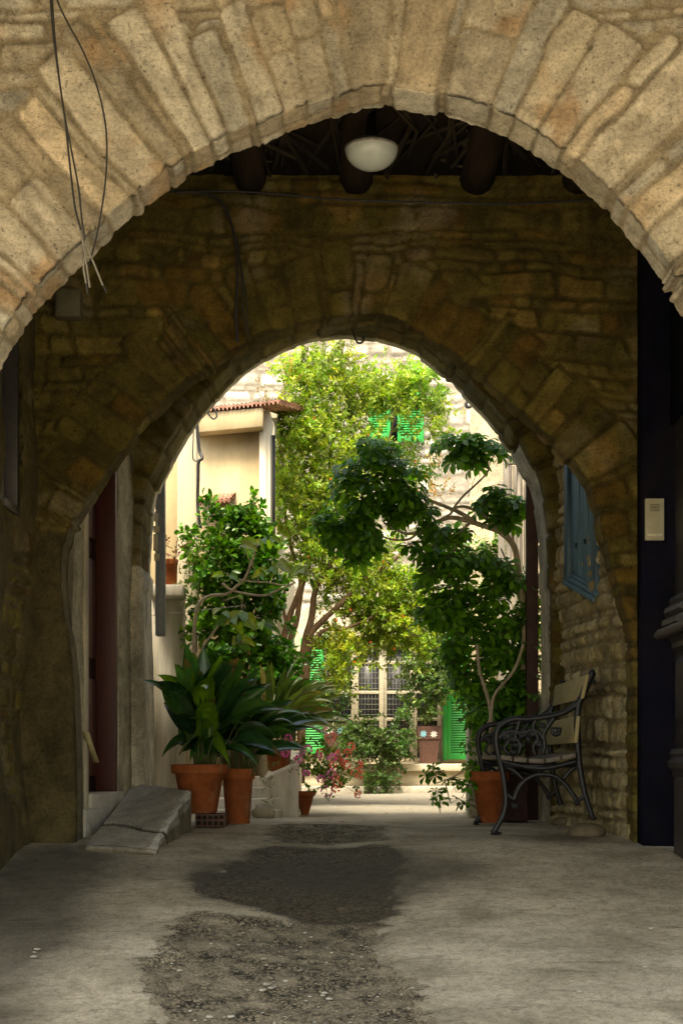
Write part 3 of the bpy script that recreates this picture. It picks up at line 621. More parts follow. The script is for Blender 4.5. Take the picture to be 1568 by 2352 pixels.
cable([(400,440,8.66),(460,442,8.66),(505,462,8.65),(530,510,8.66),(542,570,8.67),(545,640,8.67),(542,720,8.68),(545,785,8.69)], .009, 'thick black cable curving down the middle wall to the arch')
cable([(520,480,8.66),(548,570,8.66),(556,660,8.67),(560,730,8.68),(572,775,8.69)], .005, 'thin black cable hanging beside the thick one on the middle wall')
cable([(552,600,8.65),(566,690,8.66),(570,780,8.68)], .004, 'shortest thin cable right of the others on the middle wall')
cable([(808,755,10.3),(815,775,10.3),(822,787,10.3),(832,785,10.3),(836,772,10.3)], .007, 'small loop of wire under the top of the rear arch')
# ------------------------------------------------------------------ bench
def cp(cx, cy, D=9.0): return W(1004.6+.2745*cx, 1463.8+.2745*cy, D)
be = thing('garden_bench', 'weathered garden bench with black cast iron ends and olive wooden slats', 'bench', (1.2, 9.6, 0))
def endframe(dy):
    mb = MB(); sh_ = V(0, dy, 0)
    def st(pts, r0, r1=None, flat=.8, sm=6):
        P = np.array([cp(*p)+sh_ for p in pts]); r1 = r1 or r0
        mb.tube(P, np.linspace(r0, r1, len(P)), 8, flat, sm)
    st([(1298,292),(1250,390),(1212,490),(1182,560),(1168,700),(1170,850),(1180,1000),(1195,1120),(1225,1280),(1265,1420),(1298,1512)], .024, .016)
    st([(1205,515),(1130,588),(1030,640),(900,668),(750,686),(640,686),(560,715),(508,765),(490,850),(500,940),(522,1040),(548,1150),(566,1280),(572,1380),(552,1480),(512,1560),(462,1642)], .018, .017)
    st([(975,670),(925,745),(885,820),(895,900),(885,985)], .016, .012)
    st([(515,850),(560,800),(640,790),(720,800),(790,775),(850,800),(885,860)], .013)
    st([(690,690),(670,760),(650,830),(690,900),(680,980)], .013, .010)
    st([(820,690),(800,760),(840,850),(800,920),(820,990)], .012, .010)
    st([(560,800),(600,860),(560,930),(600,985)], .009)
    st([(520,1030),(620,1058),(740,1085),(880,1098),(1010,1078),(1170,1035)], .017, .015)
    st([(640,1360),(665,1290),(715,1215),(790,1165),(880,1148),(980,1165),(1060,1225),(1120,1300),(1170,1375)], .014, .014)
    st([(560,1085),(640,1120),(725,1195)], .011); st([(1165,1075),(1105,1125),(1050,1190)], .012)
    st([(572,1300),(610,1340),(640,1360)], .012); st([(1170,1375),(1200,1350),(1238,1310)], .012)
    # leaf ornaments
    def leaf(cx, cy, r_):
        c = cp(cx, cy)+sh_
        for k in range(5):
            an = math.radians(-90+(k-2)*50); d = V(math.cos(an), 0, math.sin(an))*r_
            mb.blob(c+d*.6, (r_*.42, .008, r_*.5), 7, 5, .1)
        mb.blob(c, (r_*.6, .010, r_*.6), 8, 5, .1)
    leaf(990, 782, .036); leaf(560, 820, .026); leaf(650, 790, .028); leaf(730, 790, .028); leaf(800, 800, .026); leaf(640, 850, .026); leaf(840, 880, .026); leaf(700, 900, .022); leaf(880, 940, .022); leaf(425+215, 960, .016); leaf(645, 1405, .022); leaf(1165, 1375, .022); leaf(600, 815, .020); leaf(700, 820, .020); leaf(870, 735, .022); leaf(1305, 370, .014); leaf(760, 850, .018); leaf(660, 900, .018); leaf(860, 900, .018)
    mb.blob(cp(1298, 290)+sh_, .016)
    c = cp(480, 1648)+sh_; mb.blob(c, (.03, .022, .010), 10, 6, 0)
    c = cp(1300, 1515)+sh_; mb.blob(c, (.024, .022, .012), 10, 6, 0)
    mb.build('end_frame', M['iron'], be)
endframe(0); endframe(1.2)
for dy in (0, 1.2):
    c = cp(492, 1650)+V(0, dy, 0); g = float(gz(c[1]))
    mb = MB(); mb.tube([c, V(c[0], c[1], g-.03)], .0065, 8); mb.lathe(V(c[0], c[1], g+.004), [(.03, 0), (.032, .006), (.02, .012), (.008, .016)], 12); mb.build('levelling_bolt', M['iron'], be)
seat = [((520, 985), (615, 1000)), ((628, 1002), (735, 1012)), ((750, 1014), (880, 1020)), ((893, 1018), (1015, 992)), ((1028, 989), (1140, 968))]
for (p, q) in seat:
    A_ = cp(*p); B_ = cp(*q); nn = V(0, 0, -.028)
    mb = MB(); y0, y1 = 8.93, 10.27
    for e_ in (A_, B_): e_[1] = y0
    mb.obox(A_+nn, B_-A_, V(0, y1-y0, 0), -nn); mb.build('seat_slat', M['seatwood'], be, bevel=.004)
for (p, q) in (((1232, 318), (1188, 520)), ((1156, 665), (1134, 888))):
    A_ = cp(*p); B_ = cp(*q); A_[1] = B_[1] = 8.96
    mb = MB(); mb.obox(B_, A_-B_, V(0, 1.3, 0), V(.022, 0, .004)); mb.build('backrest_board', M['slat'], be, bevel=.004)
for y_ in (8.99, 10.19): MB().box(cp(540,1000)[0], cp(1150, 1000)[0], y_, y_+.02, cp(0, 1075)[2]-.012, cp(0, 1060)[2]).build('seat_rail', M['iron'], be)
# stones under the back feet
for (px, py, D, r_, lab) in ((1348, 1905, 9.02, (.115, .10, .055), 'flat brown stone under the near back foot of the bench'), (1290, 1895, 10.1, (.07, .06, .035), 'small stone under the far back foot of the bench')):
    c = W(px, py, D); c[2] = float(gz(D))+.01; mb = MB(); mb.blob(c, r_, 14, 9, .18); o = mb.build('stone_block', mat('foot_stone', (.13, .10, .06), .9, .3), base=c, smooth=True); tag(o, lab, 'stone')
# ------------------------------------------------------------------ rear arch surroundings
# maroon post + panel
pb = W(1222, 1880, 11.0)
o = MB().box(pb[0]-.045, pb[0]+.04, 10.96, 11.04, -.05, EYE+2.4).build('steel_post', M['maroon'], bevel=.004, base=(pb[0], 11.0, 0)); tag(o, 'dark maroon square post standing against the right side of the rear arch', 'post')
mb = MB(); x0 = W(1152, 0, 10.5)[0]; x1 = W(1212, 0, 10.5)[0]
gp = thing('maroon_crate', 'dark maroon wooden box behind the garden bench', 'crate', ((x0+x1)/2, 10.55, 0))
mb.box(x0, x1, 10.5, 10.75, 0.0, .34); mb.build('body', M['maroon'], gp, bevel=.006)
MB().box(x0-.01, x1+.01, 10.485, 10.765, .34, .365).build('lid', M['maroon'], gp, bevel=.004)
# grey gutter post at left of rear arch
xg = W(369, 0, 11.1)[0]
o = MB().box(xg-.035, xg+.035, 11.05, 11.13, EYE+(HZ-1462)/F*11.1, EYE+(HZ-1000)/F*11.1).build('downpipe', mat('lead_grey', (.13, .14, .15), .5, .3, 6, 30, .2, .003), bevel=.012, base=(xg, 11.09, 1)); tag(o, 'blue grey square downpipe beside the rear arch at left', 'downpipe')
mb = MB(); 
for (px, py, w_, h_) in ((357, 1188, .018, .028), (359, 1216, .02, .022), (357, 1246, .014, .06), (360, 1280, .018, .025)):
    c = W(px, py, 10.97); mb.box(c[0]-w_, c[0]+w_, c[1]-.015, c[1]+.015, c[2]-h_, c[2]+h_)
mb.tube([W(360, 1172, 10.97), W(354, 1185, 10.97), W(362, 1210, 10.97), W(355, 1240, 10.97), W(360, 1290, 10.97)], .004, 5, smooth=4)
o = mb.build('wire_clips', M['plastic'], base=W(357, 1230, 10.97)); tag(o, 'row of small ivory insulator clips on the left jamb of the rear arch', 'clips')
# ------------------------------------------------------------------ courtyard: left house
lh = thing('cream_house', 'cream rendered house with red tiled roof at left of the courtyard', 'building', W(530, 1850, 13.2))
cA = W(455, 0, 13.35); cB = W(604, 0, 13.0); cD = W(664, 0, 17.5)
def prism(ps, z0_, z1_): return MB().hexa([(p[0], p[1], z0_) for p in ps]+[(p[0], p[1], z1_) for p in ps])
zE = EYE+(HZ-962)/F*13.3
bk = V(-.6, 2.6, 0)
prism([cA, cB, cB+bk*1.2, cA+bk], 0, zE).build('wall', M['ochre'], lh)
# pale corner pier and side face
prism([cB+V(-.03, -.03, 0), cB+V(.06, -.03, 0), cD+V(.06, 0, 0), cD+V(-.2, 0, 0)], 0, zE).build('side_wall', M['cream'], lh)
def strip(px0, D0_, px1, D1_, y0a, y0b, y1a, y1b, th_):  # slab between two verticals
    a_ = W(px0, y0a, D0_); b_ = W(px1, y1a, D1_); a2_ = W(px0, y0b, D0_); b2_ = W(px1, y1b, D1_); t_ = V(0, -th_, 0)
    return [a2_+t_, b2_+t_, b2_, a2_, a_+t_, b_+t_, b_, a_]
MB().hexa(strip(450, 13.36, 606, 12.98, 958, 1004, 945, 990, .16)).build('eaves_beam', M['ochre'], lh, bevel=.01)
MB().hexa(strip(600, 12.98, 645, 14.0, 940, 1004, 955, 1004, .02)).build('fascia', M['cream'], lh)
MB().hexa(strip(596, 12.99, 612, 12.99, 995, 1850, 995, 1850, .04)).build('corner_pier', M['cream'], lh)
mb = MB(); mb.tube([W(617, 1000, 13.1), W(617, 1320, 13.1)], .028, 8); mb.tube([W(627, 1000, 13.3), W(627, 1320, 13.3)], .02, 8); mb.build('drainpipe', M['iron'], lh)
def tiles(pA, pB, dep, n, name, parent, amp=.03):   # corrugated sheet from eave pA-pB, running back by dep
    nu = n*8; nv = 14; U_, V_ = np.meshgrid(np.linspace(0, 1, nu+1), np.linspace(0, 1, nv*3+1), indexing='ij')
    co = pA+(pB-pA)*U_[..., None]+dep*V_[..., None]
    ph = U_*n*2*math.pi; st = (V_*nv*.5) % 1
    co[..., 2] += amp*np.abs(np.cos(ph/2))+.012*(1-st)+.008*vn(U_*n, V_*7, 3)
    v1 = co.reshape(-1, 3); q = gridfaces(nu+1, nv*3+1); v2 = v1-np.array([0, 0, .02])
    nn = len(v1); edge = np.array([i*(nv*3+1) for i in range(nu+1)])
    fr = np.stack([edge[:-1], edge[1:], edge[1:]+nn, edge[:-1]+nn], 1)
    return link(name, np.vstack([v1, v2]), None, M['tile'], parent, quads=np.vstack([q, q[:, ::-1]+nn, fr]))
tiles(W(440, 964, 13.45)+V(0, -.25, 0), W(645, 942, 12.95)+V(0, -.25, 0), V(.25, 1.9, .36), 22, 'roof', lh)
tiles(W(452, 1176, 13.3)+V(0, -.3, 0), W(535, 1166, 13.15)+V(0, -.3, 0), V(.05, .6, .22), 9, 'awning_roof', lh, .025)
# front pilaster wall left
lp_ = thing('pilaster_wall', 'pale cream pilaster and ochre wall just beyond the rear arch at left', 'wall', W(420, 1850, 12.5))
MB().hexa(strip(410, 12.5, 455, 12.5, 850, 1860, 850, 1860, .12)).build('pilaster', M['cream'], lp_, bevel=.01)
MB().hexa(strip(300, 12.7, 411, 12.6, 850, 1860, 850, 1860, .1)).build('wall', M['ochre'], lp_)
MB().hexa(strip(350, 12.2, 428, 12.1, 1352, 1378, 1352, 1378, .28)).build('ledge', M['white'], lp_, bevel=.008)
MB().hexa(strip(340, 12.25, 426, 12.2, 1378, 1860, 1378, 1860, .12)).build('parapet', M['white'], lp_)
cable([(452,960,12.3),(454,1000,12.3),(458,1035,12.3),(464,1052,12.28),(456,1062,12.28),(455,1100,12.3),(454,1150,12.32),(457,1190,12.32),(461,1215,12.33)], .014, 'thick dark cable running down the cream pilaster at left')
cable([(445,930,12.3),(444,1000,12.3),(443,1052,12.3),(455,1060,12.3)], .005, 'thin wire looped beside the thick cable on the cream pilaster')
cable([(482,955,12.2),(476,945,12.2),(480,935,12.2),(492,940,12.2),(498,955,12.2),(490,962,12.2),(482,956,12.2)], .007, 'small wire loop in front of the tiled roof edge')
cable([(344,1414,11.6),(460,1402,11.4),(560,1391,11.4)], .003, 'thin pale line stretched from the wall to the shrub', 'palecable')
# potted succulent on ledge
def pot(px, D, ztop, rt, rb, h_, label, name='flower_pot', rim=.25, m='terracotta', z0=None, group=None, py=None):
    x = (px-CX)/F*D; zt_ = ztop; zb_ = zt_-h_
    t_ = thing(name, label, 'pot', (x, D, zb_), group); c = V(x, D, zb_)
    rh = h_*rim*.8; prof = [(rb*.9, 0), (rb, .006), (rt*.93+(rb-rt*.93)*rh/h_, h_-rh), (rt*.99, h_-rh+.004), (rt, h_-rh+.012), (rt*1.02, h_-.006), (rt*1.0, h_), (rt*.90, h_-.002), (rt*.86, h_-.03)]
    MB().lathe(c, prof, 40, .004).build('body', M[m], t_)
    MB().lathe(c+V(0, 0, h_-.045), [(rt*.2, .012), (rt*.9, 0)], 24).build('soil', M['soil'], t_)
    return t_, V(x, D, h_+zb_-.03)
Zp = lambda py, D: EYE+(HZ-py)/F*D
# ------------------------------------------------------------------ foliage machinery
def orth(d, n):
    d = d/(np.linalg.norm(d, axis=-1, keepdims=True)+1e-9); x = np.cross(d, n); x /= np.linalg.norm(x, axis=-1, keepdims=True)+1e-9
    return d, x, np.cross(x, d)
def tmpl(w, mid, fold=.12, curl=-.1, seg=1):
    v = np.array([(0, 0, 0), (-w, mid, fold*w*2), (0, mid, 0), (w, mid, fold*w*2), (0, 1, curl), (-w*.72, (1+mid)/2+.05, fold*w+curl*.4), (w*.72, (1+mid)/2+.05, fold*w+curl*.4)])
    f = np.array([(0, 3, 2), (0, 2, 1), (2, 3, 6), (2, 6, 4), (2, 4, 5), (2, 5, 1)]); return v, f
T_LANCE = tmpl(.19, .42); T_OBO = tmpl(.25, .6, .18, -.16); T_OVAL = tmpl(.26, .42, .15, -.15); T_ROUND = tmpl(.48, .48, .15, -.05)
class Leaves:
    def __init__(s): s.p = []; s.d = []; s.n = []; s.L = []; s.c = []
    def add(s, p, d, n, L, c):
        p = np.atleast_2d(p); k = len(p); s.p.append(p); s.d.append(np.broadcast_to(d, (k, 3))); s.n.append(np.broadcast_to(n, (k, 3)))
        s.L.append(np.broadcast_to(L, (k,))); s.c.append(np.broadcast_to(c, (k, 3)))
    def build(s, name, T, m, parent, **kw):
        p, d, n, L, c = (np.concatenate(a_) for a_ in (s.p, s.d, s.n, s.L, s.c)); tv, tf = T
        y, x, z = orth(d, n); co = p[:, None]+L[:, None, None]*(tv[None, :, 0:1]*x[:, None]+tv[None, :, 1:2]*y[:, None]+tv[None, :, 2:3]*z[:, None])
        k = len(p); f = (tf[None]+(np.arange(k)*len(tv))[:, None, None]).reshape(-1, 3)
        col = np.repeat(c, len(tv), 0)
        return link(name, co.reshape(-1, 3), None, m, parent, tris=f, col=np.clip(col, .003, 1), smooth=False, **kw)
def rdir(n, up=0.):
    v = rng.normal(size=(n, 3)); v[:, 2] += up; return v/np.linalg.norm(v, axis=1)[:, None]
def pal_col(pal, n, var=.25):
    pal = np.array(pal); c = pal[rng.integers(0, len(pal), n)]; return c*(1+var*rng.normal(size=(n, 1))).clip(.4, 1.8)
def sprigs(lv, blobs, per, nleaf, slen, L, pal, up=.4, mb=None, rs=.0016, droop=0., shell=.6, spread=.8, clump=14, gap_=None):
    """blobs: (px,py,r_px,D[,dscale]) ; short shoots with leaves in pairs"""
    for bl in blobs:
        px, py, r_, D = bl[:4]; c = W(px, py, D); R0 = r_/F*D; n = max(3, int(per*(R0/.25)**2))
        ncl = max(3, int(n/clump)); qc = rdir(ncl)*(rng.random(ncl)**.45)[:, None]*.9
        ck = rng.integers(0, ncl, n); ctone = np.clip(1+.22*rng.normal(size=(ncl, 1)), .5, 1.5)*(1+np.array([.12, .0, 0])*rng.normal(size=(ncl, 1))); q = qc[ck]+rng.normal(0, .5/ncl**.33, (n, 3))
        pxs = CX+(c[0]+q[:, 0]*R0)/D*F; pys = HZ-(c[2]+q[:, 2]*R0-EYE)/D*F
        if gap_ is not None:
            k_ = ~((pxs > gap_[0]) & (pxs < gap_[1]) & (pys > gap_[2]) & (pys < gap_[3]) & (rng.random(n) < .85)); q = q[k_]; ck = ck[k_]; n = len(q)
        base = c+q*np.array([R0, R0*(bl[4] if len(bl) > 4 else 1.0), R0])
        dr = q*.7+rdir(n)*spread+np.array([0, 0, up]); dr /= np.linalg.norm(dr, axis=1)[:, None]
        tone = (1+.25*rng.normal())
        for i in range(n):
            sl_ = slen*rng.uniform(.6, 1.3); t_ = np.linspace(.1, 1, nleaf)[:, None]; pts = base[i]+dr[i]*sl_*t_+np.array([0, 0, -droop])*sl_*t_**2
            side = rdir(nleaf); side -= (side@dr[i])[:, None]*dr[i]; side /= np.linalg.norm(side, axis=1)[:, None]
            dd = side*.9+dr[i]*.55; nr_ = rdir(nleaf, .9)
            cc = pal_col(pal, nleaf, .12)*np.clip(1+.15*rng.normal(), .5, 1.6)*ctone[ck[i]]
            lv.add(pts, dd, nr_, L*rng.uniform(.5, 1.35, nleaf), cc)
            if mb is not None and i % 2 == 0: mb.tube([base[i]-dr[i]*sl_*.3, base[i]+dr[i]*sl_*.5+np.array([0, 0, -droop*.25])*sl_, pts[-1]], [rs*1.3, rs, rs*.6], 3)
def branch(mb, pts, r0, r1, n=7, sm=5, jit=0.):
    P = np.array([W(*p) for p in pts]); mb.tube(P, np.linspace(r0, r1, len(P)), n, 1, sm)
# ------------------------------------------------------------------ pomegranate tree
pt = thing('pomegranate_tree', 'tall yellow green pomegranate tree with red blossoms filling the courtyard', 'tree', W(685, 1870, 14))
mb = MB()
branch(mb, [(668,1880,14),(655,1700,14),(640,1560,14),(649,1483,14),(661,1427,14),(681,1374,14),(690,1335,14),(672,1270,14.1),(655,1180,14.1),(650,1050,14.2)], .042, .012)
branch(mb, [(672,1700,14.05),(664,1560,14.05),(667,1474,14),(681,1427,14),(693,1351,14),(712,1290,14.1),(740,1180,14.3),(760,1040,14.4),(770,930,14.5)], .038, .01)
branch(mb, [(690,1800,14),(694,1600,14),(699,1486,14),(716,1418,14),(722,1366,14),(740,1322,14),(775,1270,14.2),(830,1180,14.5),(880,1060,14.6),(905,960,14.6)], .044, .01)
branch(mb, [(700,1600,14),(711,1468,14),(734,1433,14),(784,1386,14),(840,1330,14.1),(900,1290,14.2),(960,1240,14.2)], .04, .01)
branch(mb, [(705,1500,14),(740,1450,14),(790,1445,14),(850,1420,14),(900,1400,14)], .024, .008)
branch(mb, [(668,1450,14),(655,1420,14),(650,1380,14.0),(655,1350,14)], .02, .01)
branch(mb, [(640,1050,14.2),(650,980,14.2),(655,900,14.2),(645,850,14.2)], .012, .004)
mb.build('trunk', M['bark'], pt)
PP = [(.27, .37, .035), (.20, .33, .03), (.33, .41, .045), (.17, .30, .028), (.36, .40, .045), (.24, .36, .035)]
pb_ = [(740,850,60,14.3),(695,900,60,14.2),(700,960,70,14.2),(800,900,75,14.5),(870,930,75,14.7),(930,900,55,14.7),(975,870,45,14.5),(975,940,50,14.5),(1000,980,30,14.5),(940,960,60,14.6),(660,1010,60,14),(735,1030,90,14.2),(830,1010,90,14.5),(640,1080,50,13.8),(640,1150,45,13.8),(700,1120,80,14),(770,1150,90,14.2),(680,1210,60,14),(730,1240,60,14.1),(900,1030,60,14.8),(960,1060,40,14.8),
  (740,1290,55,14),(800,1290,70,14.2),(870,1300,70,14.3),(830,1360,60,14.2),(760,1360,35,14.3),(900,1370,70,14.3),(950,1420,60,14.2),(870,1430,60,14.2),(810,1440,50,14.2),(760,1470,40,14),(840,1480,50,14.2),(790,1520,40,14),(900,1470,45,14.3),(770,1570,26,14),(960,1480,40,14.2),(930,1330,50,14.2)]
lv = Leaves(); tw = MB()
sprigs(lv, [(1020,1290,45,14.6),(1060,1340,50,14.6),(1120,1300,45,14.6),(1150,1380,50,14.6),(1040,1420,45,14.6),(1100,1470,50,14.6),(1180,1470,45,14.6),(1190,1360,35,14.6),(620,1010,30,13.9),(620,1110,28,13.8),(1150,1540,45,14.6),(1090,1560,35,14.6)], 105, 15, .15, .048, [(.08,.18,.015),(.11,.22,.02),(.06,.14,.012)], .4, None)
sprigs(lv, pb_, 120, 17, .15, .044, PP, .45, tw, .0022, gap_=(835, 985, 950, 1035))
sprigs(lv, [(655,880,30,14.2),(640,930,30,14.1),(660,860,25,14.2),(1015,1090,35,14.4),(1020,1140,30,14.3),(625,990,25,13.9)], 40, 12, .2, .035, [(.36,.22,.05),(.30,.26,.05),(.40,.2,.07)], .9, tw, .002, spread=.5)
lv.build('crown', T_LANCE, M['leaf_pom'], pt); tw.build('twigs', M['bark'], pt)
fl = Leaves()
for (px, py) in [(832,1140),(905,1238),(1003,1330),(850,1475),(905,1490),(930,1240),(760,1100),(960,1130),(722,960),(846,1000),(880,1290),(805,1400),(1030,1210),(814,1520),(773,1425),(925,1415),(690,1190),(708,1280),(955,1060)]:
    p = W(px, py, 13.6); n = 6; d = rdir(n); fl.add(p+d*.002, d, rdir(n), .013, pal_col([(.75,.05,.02),(.8,.12,.03)], n))
fl.build('blossom', T_ROUND, M['petal'], pt)
# ------------------------------------------------------------------ umbrella tree (schefflera)
ut = thing('umbrella_tree', 'dark green umbrella tree arching across the rear arch from the right', 'tree', W(1150, 1860, 10.95))
mb = MB(); Du = 11.15
T1 = [(1165,1760,Du),(1185,1650,Du),(1203,1540,Du),(1205,1430,Du),(1191,1319,Du),(1181,1257,Du),(1151,1224,Du),(1108,1207,Du),(1075,1197,Du),(1036,1189,Du),(996,1201,Du),(963,1220,Du),(930,1225,Du),(880,1200,Du)]
branch(mb, T1, .032, .009)
branch(mb, [(1151,1224,Du),(1125,1198,Du),(1102,1178,Du),(1069,1164,Du),(1045,1167,Du),(1033,1181,Du),(1012,1192,Du)], .016, .007)
branch(mb, [(1100,1206,Du),(1060,1180,Du),(1029,1166,Du),(983,1148,Du),(940,1130,Du),(890,1120,Du)], .018, .008)
branch(mb, [(1035,1175,Du),(1062,1141,Du),(1090,1115,Du),(1122,1079,Du),(1110,1050,Du)], .010, .006)
branch(mb, [(963,1220,Du),(940,1238,Du),(905,1240,Du),(870,1230,Du)], .010, .006)
branch(mb, [(1080,1200,Du),(1050,1230,Du),(1040,1280,Du),(1030,1350,Du)], .012, .006)
branch(mb, [(1190,1320,Du),(1165,1290,Du),(1150,1260,Du)], .010, .005)
branch(mb, [(1181,1257,Du),(1172,1200,Du),(1165,1160,Du)], .009, .005)
branch(mb, [(1202,1480,10.7),(1180,1540,10.7),(1136,1596,10.6),(1128,1650,10.5),(1120,1770,10.3)], .011, .012)
branch(mb, [(1095,1480,10.7),(1101,1541,10.7),(1123,1618,10.6),(1130,1700,10.5),(1122,1775,10.3)], .012, .014)
branch(mb, [(1130,1640,10.6),(1105,1700,10.4),(1095,1760,10.35)], .008, .008)
branch(mb, [(1196,1400,Du),(1160,1450,Du),(1110,1490,Du),(1070,1560,Du)], .012, .006)
branch(mb, [(1110,1765,10.3),(1085,1760,10.25),(1040,1785,10.2),(1000,1800,10.2)], .008, .004)
branch(mb, [(1020,1790,10.2),(1030,1830,10.2),(1035,1845,10.2)], .005, .003)
branch(mb, [(1150,1500,Du),(1010,1440,Du+.1),(960,1462,Du+.2),(930,1440,Du+.2)], .006, .003)
mb.build('trunk', M['palebark'], ut)
lv = Leaves(); pe = MB()
def whorls(blobs, per, L, pal, nl=8, flat=1.0):
    for (px, py, r_, D) in blobs:
        c = W(px, py, D); R0 = r_/F*D; n = max(2, int(per*(R0/.2)**2)); ncl = max(2, n//5); qc = rdir(ncl)*(rng.random(ncl)**.4)[:, None]
        q = qc[rng.integers(0, ncl, n)]+rng.normal(0, .38/ncl**.33, (n, 3)); base = c+q*np.array([R0, R0*.8, R0*flat])
        for i in range(n):
            ax = q[i]*.6+np.array([0, -.25, .8])+rdir(1)[0]*.45; ax /= np.linalg.norm(ax); k = rng.integers(nl-2, nl+2); LL = L*rng.uniform(.75, 1.25)
            an = np.arange(k)*2*math.pi/k+rng.random()*6; e1 = np.cross(ax, [.3, 1, .2]); e1 /= np.linalg.norm(e1); e2 = np.cross(ax, e1)
            rd_ = np.cos(an)[:, None]*e1+np.sin(an)[:, None]*e2; dr = rd_+ax*rng.uniform(-.35, .1); dr[:, 2] -= .12
            lv.add(base[i]+rd_*LL*.22, dr, np.broadcast_to(ax, (k, 3))+rdir(k)*.15, LL*rng.uniform(.8, 1.1, k), pal_col(pal, k, .1)*np.clip(1+.2*rng.normal(), .5, 1.5))
            st_ = base[i]-ax*LL*rng.uniform(.8, 1.6)-q[i]*.03
            pe.tube([st_, base[i]], .0022, 3)
            for j in range(0, k, 1): pe.add([base[i], base[i]+rd_[j]*LL*.24, base[i]+rd_[j]*LL*.24+ax*.003, base[i]+ax*.003], [(0, 1, 2, 3)])
UP = [(.07, .22, .010), (.10, .28, .014), (.045, .16, .008), (.15, .35, .018)]
ub = [(850,1065,50,Du),(830,1130,62,Du),(890,1110,62,Du),(945,1130,42,Du),(790,1190,42,Du),(860,1195,62,Du),(820,1235,45,Du),(910,1190,45,Du),(770,1225,25,Du),(870,1250,30,Du),(960,1095,25,Du),(900,1040,30,Du)]
ub += [(1050,1290,50,Du),(1010,1290,40,Du),(1100,1310,55,Du),(1150,1330,50,Du),(1200,1345,28,Du),(1010,1380,45,Du),(1070,1390,60,Du),(1140,1400,60,Du),(1190,1430,40,Du),(1060,1455,40,Du),(1120,1480,60,Du),(1180,1510,40,Du),(1100,1550,50,Du),(1170,1580,45,Du),(1110,1620,35,Du-.2),(1175,1640,35,Du-.1),(1000,1240,32,Du),(1060,1235,30,Du),(980,1345,25,Du),(1200,1560,30,Du),(1075,1580,30,Du),(1150,1680,35,Du),(1195,1700,25,Du),(1222,1400,24,Du-.1),(1228,1480,22,Du-.1),(1222,1340,20,Du-.1),(1218,1560,24,Du-.1),(1215,1640,22,Du-.1),(1130,1680,35,Du-.3),(1165,1720,28,Du-.3),(1110,1650,35,Du-.3),(1040,1520,35,Du),(985,1420,28,Du)]
whorls(ub, 40, .085, UP); whorls([(930,1160,40,Du),(965,1195,38,Du),(1000,1225,30,Du),(950,1250,28,Du),(985,1300,35,Du),(750,1190,28,Du),(760,1240,25,Du),(820,1275,25,Du)], 34, .085, UP); whorls([(1130,1600,40,Du-.2),(1190,1610,35,Du-.1),(1160,1660,38,Du-.2),(1100,1670,28,Du-.3),(1195,1680,28,Du-.1),(1150,1560,40,Du)], 34, .075, UP); whorls([(a_+rng.uniform(-25, 25), b_+rng.uniform(-25, 25), r_*.8, Du+.15) for a_, b_, r_, _ in ub[12:]], 26, .08, UP)
whorls([(1080,1050,38,Du),(1060,1015,25,Du),(1110,1020,32,Du),(1130,1050,25,Du),(1030,1025,20,Du),(1100,1065,28,Du)], 50, .09, UP)
whorls([(1160,1165,45,Du),(1120,1150,28,Du),(1190,1180,28,Du),(1150,1140,30,Du),(1195,1155,22,Du)], 50, .085, UP)
whorls([(1010,1765,22,10.2),(985,1775,14,10.2),(1040,1790,22,10.2),(1030,1825,22,10.2),(1065,1800,22,10.2),(1000,1820,16,10.2),(1075,1745,25,10.25),(1090,1700,20,10.3),(1070,1850,10,10.2),(1010,1845,10,10.2),(1090,1770,25,10.3)], 30, .062, UP, 7)
lv.build('crown', T_OBO, M['leaf_dark'], ut); pe.build('petioles', M['stem'], ut)
# its pot and stem-side low wall
pot(1125, 10.22, Zp(1772, 10.22), 44/F*10.22*1.05, .075, Zp(1772, 10.22)-0.0, 'tall terracotta pot standing behind the iron bench', group='terracotta pots')
lwll = thing('garden_wall', 'low whitewashed stone wall end at right behind the bench', 'wall', W(1120, 1880, 11.3))
x0 = W(1076, 0, 11.2)[0]
flat_wall('face', (x0, 11.2, -.05), (1, 0, 0), (0, 0, 1), (0, -1, 0), .9, .95, .02, 81, [(.55,.50,.38),(.50,.44,.32),(.60,.55,.44)], (.48,.42,.3), .02, M['stone'], lwll, rough=1.6)
MB().box(x0+.01, x0+.9, 11.22, 11.6, -.05, .88).build('core', M['white'], lwll, bevel=.02)
# ------------------------------------------------------------------ laurel-like shrub
ls = thing('laurel_shrub', 'dense glossy dark green laurel shrub at left of the courtyard', 'shrub', W(560, 1860, 12.2))
mb = MB()
for (a_, b_, c_) in ((540, 1700, 500), (560, 1700, 570), (580, 1700, 620), (550, 1700, 530)): branch(mb, [(a_,1840,12.2),(a_+(c_-a_)*.3,b_-120,12.2),(c_,1420,12.2),(c_-6,1300,12.25),(c_+8,1210,12.2)], .03, .008)
mb.build('stem', M['bark'], ls)
LP = [(.055, .17, .012), (.08, .22, .015), (.13, .30, .02), (.035, .12, .01)]
lb = [(490,1200,30,12.2),(480,1240,35,12.2),(545,1190,32,12.2),(580,1185,25,12.3),(560,1230,45,12.2),(610,1220,25,12.2),(615,1260,35,12.2),(500,1290,50,12.2),(560,1310,55,12.2),(610,1330,40,12.2),(470,1330,35,12.1),(500,1380,55,12.1),(570,1380,55,12.2),(625,1400,35,12.2),(540,1440,50,12.1),(600,1460,45,12.2),(480,1440,35,12.1),(560,1510,50,12.1),(630,1510,40,12.3),(500,1500,35,12),(660,1550,40,12.3),(600,1570,45,12.2),(650,1500,30,12.3),(690,1600,30,12.4),(480,1160,15,12.2),(590,1160,14,12.2)]
lv = Leaves(); sprigs(lv, [(a, b+8, r*.8, d) for a, b, r, d in lb], 170, 13, .10, .066, LP, .6, clump=9); lv.build('foliage', T_OBO, M['leaf_lau'], ls)
